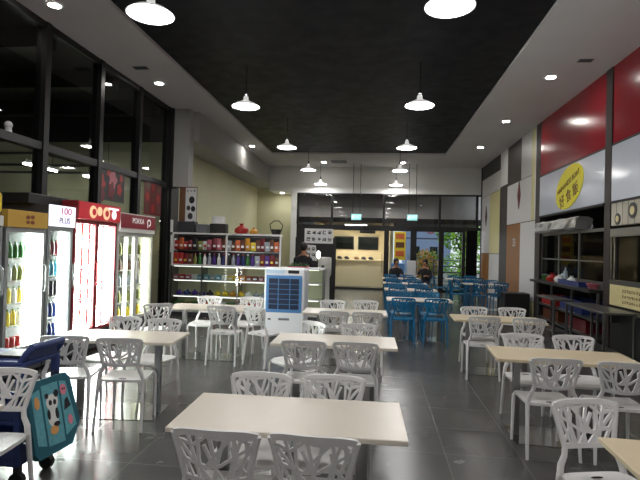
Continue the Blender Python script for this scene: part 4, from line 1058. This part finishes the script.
tag(MB().box(-.12, .12, -.08, .08, 0, .02, .004).build('black_tray', M['black'], None, (-2.46, 3.25, .84)), 'flat black tray on the navy cart', 'tray')
# bag hung on the cart, faces +x
bg = thing('shopping_bag', 'teal patterned shopping bag with panda and pink prints hanging on the cart', 'bag', (-2.16, 3.25, .23))
bg.rotation_euler = (0, math.radians(-13), math.radians(-8))
bg.scale = (.7, .70, .84)
prof = [(-.31, .02), (-.27, -.03), (.15, -.02), (.29, .14), (.24, .52), (.19, .57), (-.28, .57), (-.31, .50)]
MB().prism([(0, y, z) for y, z in prof], (.07, 0, 0)).build('bag_body', M['teal'], bg)
def onbag(name, pts_, m, par, d=.004, off=.07): return MB().prism([(off, y, z) for y, z in pts_], (d, 0, 0)).build(name, m, par)
pn = onbag('printed_panel', [(-.27, .08), (-.17, .05), (-.17, .5), (-.27, .48)], M['tealp'], bg)
pc = onbag('printed_panel', [(-.145, .04), (.06, .03), (.06, .52), (-.145, .52)], M['tealp'], bg)
pr2 = onbag('printed_panel', [(.085, .07), (.235, .12), (.17, .5), (.085, .52)], M['tealp'], bg)
def ell(cy, cz, ry, rz, n=18): return [(cy+ry*math.cos(2*PI*k/n), cz+rz*math.sin(2*PI*k/n)) for k in range(n)]
onbag('printed_animal_head', ell(-.04, .37, .075, .065), M['printw'], pc, .003, .074)
onbag('printed_animal_body', ell(-.05, .25, .065, .075), M['printw'], pc, .003, .074)
for e in ((-.10, .43, .022, .022), (.02, .43, .03, .03), (-.065, .37, .018, .022), (-.01, .365, .018, .022), (.0, .27, .02, .045), (-.02, .19, .04, .02), (-.1, .28, .018, .04)): onbag('printed_black_patch', ell(*e), M['printk'], pc, .003, .077)
onbag('printed_orange_patch', ell(-.06, .15, .05, .035), M['printo'], pc, .003, .077)
onbag('printed_orange_patch', ell(-.22, .4, .03, .05), M['printo'], pn, .003, .074)
onbag('printed_pink_patch', ell(.12, .44, .04, .045), M['pink'], pr2, .003, .074)
for e in ((.11, .445, .007, .009), (.135, .445, .007, .009)): onbag('printed_eye', ell(*e), M['printk'], pr2, .003, .077)
onbag('printed_dark_patch', [(.10, .27), (.19, .29), (.16, .37), (.12, .35)], M['printk'], pr2, .003, .074)
onbag('printed_pink_patch', ell(.16, .18, .03, .04), M['pink'], pr2, .003, .074)
for k in (-.12, .1): MB().tube([(.035, k-.05, .55), (.02, k-.03, .60), (.02, k+.03, .60), (.035, k+.05, .55)], .008, 6).build('strap', M['printk'], bg)

# ------------------------------------------------------------------ people
def person(label, loc, rot, joints, edges, shirt, trousers, hairlen=.0, head=None):
    """joints: dict name->(x,y,z,r)"""
    names = list(joints); me = bpy.data.meshes.new('body')
    me.from_pydata([joints[n_][:3] for n_ in names], [(names.index(a), names.index(b)) for a, b in edges], [])
    o = bpy.data.objects.new('body', me); COL.objects.link(o)
    o.modifiers.new('skin', 'SKIN')
    if not me.skin_vertices: me.attributes  # layer is made by the modifier
    bpy.context.view_layer.update()
    for i, n_ in enumerate(names):
        me.skin_vertices[0].data[i].radius = (joints[n_][3],)*2; me.skin_vertices[0].data[i].use_root = (n_ == 'pelvis')
    sub = o.modifiers.new('sub', 'SUBSURF'); sub.levels = 1; sub.render_levels = 1
    bpy.context.view_layer.update()
    em = bpy.data.meshes.new_from_object(o.evaluated_get(bpy.context.evaluated_depsgraph_get()))
    em.materials.clear()
    for m_ in (M['skin'], shirt, trousers): em.materials.append(m_)
    hz = joints['neck'][2]; pz = joints['pelvis'][2]
    legs = [Vector(joints[n_][:3]) for n_ in names if n_[:4] in ('knee', 'hip_', 'ankl', 'foot', 'pelv')]
    upper = [Vector(joints[n_][:3]) for n_ in names if n_ in ('spine', 'chest', 'sho_l', 'sho_r', 'elb_l', 'elb_r')]
    skinj = [Vector(joints[n_][:3]) for n_ in names if n_[:3] in ('hea', 'nec', 'wri', 'han', 'fin', 'thu', 'nos')]
    for p in em.polygons:
        cc = p.center; d = [min((cc-v).length for v in L) for L in (skinj, upper, legs)]
        p.material_index = d.index(min(d)); p.use_smooth = True
    bpy.data.objects.remove(o)
    b = bpy.data.objects.new('person', em); COL.objects.link(b)
    b.location = loc; b.rotation_euler = (0, 0, rot); tag(b, label, 'person')
    hd = Vector(joints['head'][:3])
    hr = MB(); hr.blob((hd.x, hd.y+.02, hd.z+.025), (.098, .112, .115), 16, 12)
    if hairlen: hr.tube([(hd.x, hd.y+.07, hd.z+.02), (hd.x, hd.y+.09, hd.z-hairlen)], [.09, .05], 12)
    hr.build('hair', M['black_hair'], b, smooth=True)
    ey = MB()
    for e in (-.032, .032): ey.blob((hd.x+e, hd.y-.092, hd.z+.0), (.012, .006, .007), 8, 5)
    ey.build('eyes', M['ink'], b, smooth=True)
    ea = MB()
    for e in (-.098, .098): ea.blob((hd.x+e, hd.y, hd.z-.01), (.012, .02, .03), 8, 6)
    ea.build('ears', M['skin'], b, smooth=True)
    mo = MB(); mo.blob((hd.x, hd.y-.086, hd.z-.06), (.024, .008, .007), 8, 5); mo.build('mouth', PK['maroon'], b, smooth=True)
    return b
def hand(j, e, side, wr, d, n_=4):
    """adds a palm and five fingers; wr wrist position, d direction of the hand"""
    d = Vector(d).normalized(); w_ = Vector(wr); s_ = d.cross(Vector((0, 0, 1)))
    if s_.length < .1: s_ = Vector((0, 1, 0))
    s_.normalize(); c0 = w_+d*.06
    j['hand_'+side] = (*c0, .032); e.append(('wrist_'+side, 'hand_'+side))
    for k in range(4):
        L = (.055, .065, .06, .045)[k]; a = c0+d*.035+s_*(-.03+.02*k); b_ = a+d*L*.6+Vector((0, 0, -.006)); q = b_+d*L*.5+Vector((0, 0, -.02))
        for nm, p, r in (('a', a, .009), ('b', b_, .008), ('c', q, .007)): j['fin%d%s_%s' % (k, nm, side)] = (*p, r)
        e += [('hand_'+side, 'fin%da_%s' % (k, side)), ('fin%da_%s' % (k, side), 'fin%db_%s' % (k, side)), ('fin%db_%s' % (k, side), 'fin%dc_%s' % (k, side))]
    a = c0-d*.02+s_*(-.045); b_ = a+d*.04-s_*.015
    j['thumba_'+side] = (*a, .010); j['thumbb_'+side] = (*b_, .008); e += [('hand_'+side, 'thumba_'+side), ('thumba_'+side, 'thumbb_'+side)]
def upper(j, e, pz, lean=0.):
    j['pelvis'] = (0, 0, pz, .125); j['spine'] = (0, -lean*.4, pz+.22, .125); j['chest'] = (0, -lean*.8, pz+.42, .14)
    j['neck'] = (0, -lean, pz+.56, .052); j['headlow'] = (0, -lean-.015, pz+.64, .07); j['head'] = (0, -lean-.01, pz+.72, .098); j['headtop'] = (0, -lean+.01, pz+.78, .08)
    j['nose'] = (0, -lean-.125, pz+.69, .014)
    e += [('pelvis', 'spine'), ('spine', 'chest'), ('chest', 'neck'), ('neck', 'headlow'), ('headlow', 'head'), ('head', 'headtop'), ('head', 'nose')]
# standing shopkeeper
j = {}; e = []; upper(j, e, .93, .03)
for s_, n_ in ((-1, 'l'), (1, 'r')):
    j['sho_'+n_] = (s_*.19, -.02, 1.36, .062); j['elb_'+n_] = (s_*.25, -.03, 1.08, .045); j['wrist_'+n_] = (s_*.22, -.22, .98, .028)
    j['hip_'+n_] = (s_*.10, 0, .86, .092); j['knee_'+n_] = (s_*.11, -.02, .48, .062); j['ankle_'+n_] = (s_*.11, .02, .07, .042); j['foot_'+n_] = (s_*.12, -.15, .04, .038)
    e += [('chest', 'sho_'+n_), ('sho_'+n_, 'elb_'+n_), ('elb_'+n_, 'wrist_'+n_), ('pelvis', 'hip_'+n_), ('hip_'+n_, 'knee_'+n_), ('knee_'+n_, 'ankle_'+n_), ('ankle_'+n_, 'foot_'+n_)]
    hand(j, e, n_, j['wrist_'+n_][:3], (0, -1, -.2))
person('person in dark clothes standing behind the air cooler', (-1.80, 12.35, 0), math.radians(165), j, e, M['darkcloth'], M['denim'])
def seated():
    j = {}; e = []; upper(j, e, .52, .06)
    for s_, n_ in ((-1, 'l'), (1, 'r')):
        j['sho_'+n_] = (s_*.19, -.04, .95, .062); j['elb_'+n_] = (s_*.24, -.14, .74, .045); j['wrist_'+n_] = (s_*.14, -.36, .79, .028)
        j['hip_'+n_] = (s_*.10, -.05, .52, .088); j['knee_'+n_] = (s_*.12, -.42, .50, .062); j['ankle_'+n_] = (s_*.12, -.42, .08, .042); j['foot_'+n_] = (s_*.12, -.57, .04, .036)
        e += [('chest', 'sho_'+n_), ('sho_'+n_, 'elb_'+n_), ('elb_'+n_, 'wrist_'+n_), ('pelvis', 'hip_'+n_), ('hip_'+n_, 'knee_'+n_), ('knee_'+n_, 'ankle_'+n_), ('ankle_'+n_, 'foot_'+n_)]
        hand(j, e, n_, j['wrist_'+n_][:3], (0, -1, 0))
    return j, e
for k, (x, y, r, lb, hl) in enumerate(((.70, 17.75, 10, 'person in dark clothes seated at the farthest table, left', .12), (1.75, 17.9, -25, 'person in dark clothes seated at the farthest table, right', .0))):
    j, e = seated(); person(lb, (x, y, 0), math.radians(r), j, e, M['darkcloth'], M['denim'], hl)
    chair('b', x-math.sin(math.radians(r))*.20, y+math.cos(math.radians(r))*.235+.02, r, ['blue lattice-back chair under the left seated person', 'blue lattice-back chair under the right seated person'][k], 'blue chairs under seated people')

# ------------------------------------------------------------------ world, camera, view
wd = bpy.data.worlds.new('world'); S.world = wd; wd.use_nodes = True
bgn = wd.node_tree.nodes['Background']; bgn.inputs[0].default_value = (.86, .93, 1, 1); bgn.inputs[1].default_value = .5

F = 500.; VPx, VPy, ROLL, H = 376., 249.5, .025, 1.65
Yc = Vector((VPx-320, VPy-240, F)).normalized(); u = Vector((ROLL, -1, 0)); U = (u-Yc*u.dot(Yc)).normalized(); X = Yc.cross(U)
if X.x < 0: X = -X
# rows X,Yc,U map camera coordinates (right, down, forward) to the world
Mw = Matrix((X, Yc, U))
right = Mw @ Vector((1, 0, 0)); upv = Mw @ Vector((0, -1, 0)); back = Mw @ Vector((0, 0, -1))
cam = bpy.data.cameras.new('camera'); co = bpy.data.objects.new('camera', cam); COL.objects.link(co)
co.matrix_world = Matrix.Translation((0, 0, H)) @ Matrix((right, upv, back)).transposed().to_4x4()
cam.sensor_fit = 'HORIZONTAL'; cam.sensor_width = 36; cam.lens = 36*F/640; cam.clip_start = .05
S.camera = co
S.view_settings.view_transform = 'Standard'; S.view_settings.look = 'None'; S.view_settings.gamma = 1; S.view_settings.use_curve_mapping = False
S.view_settings.exposure = 1.15
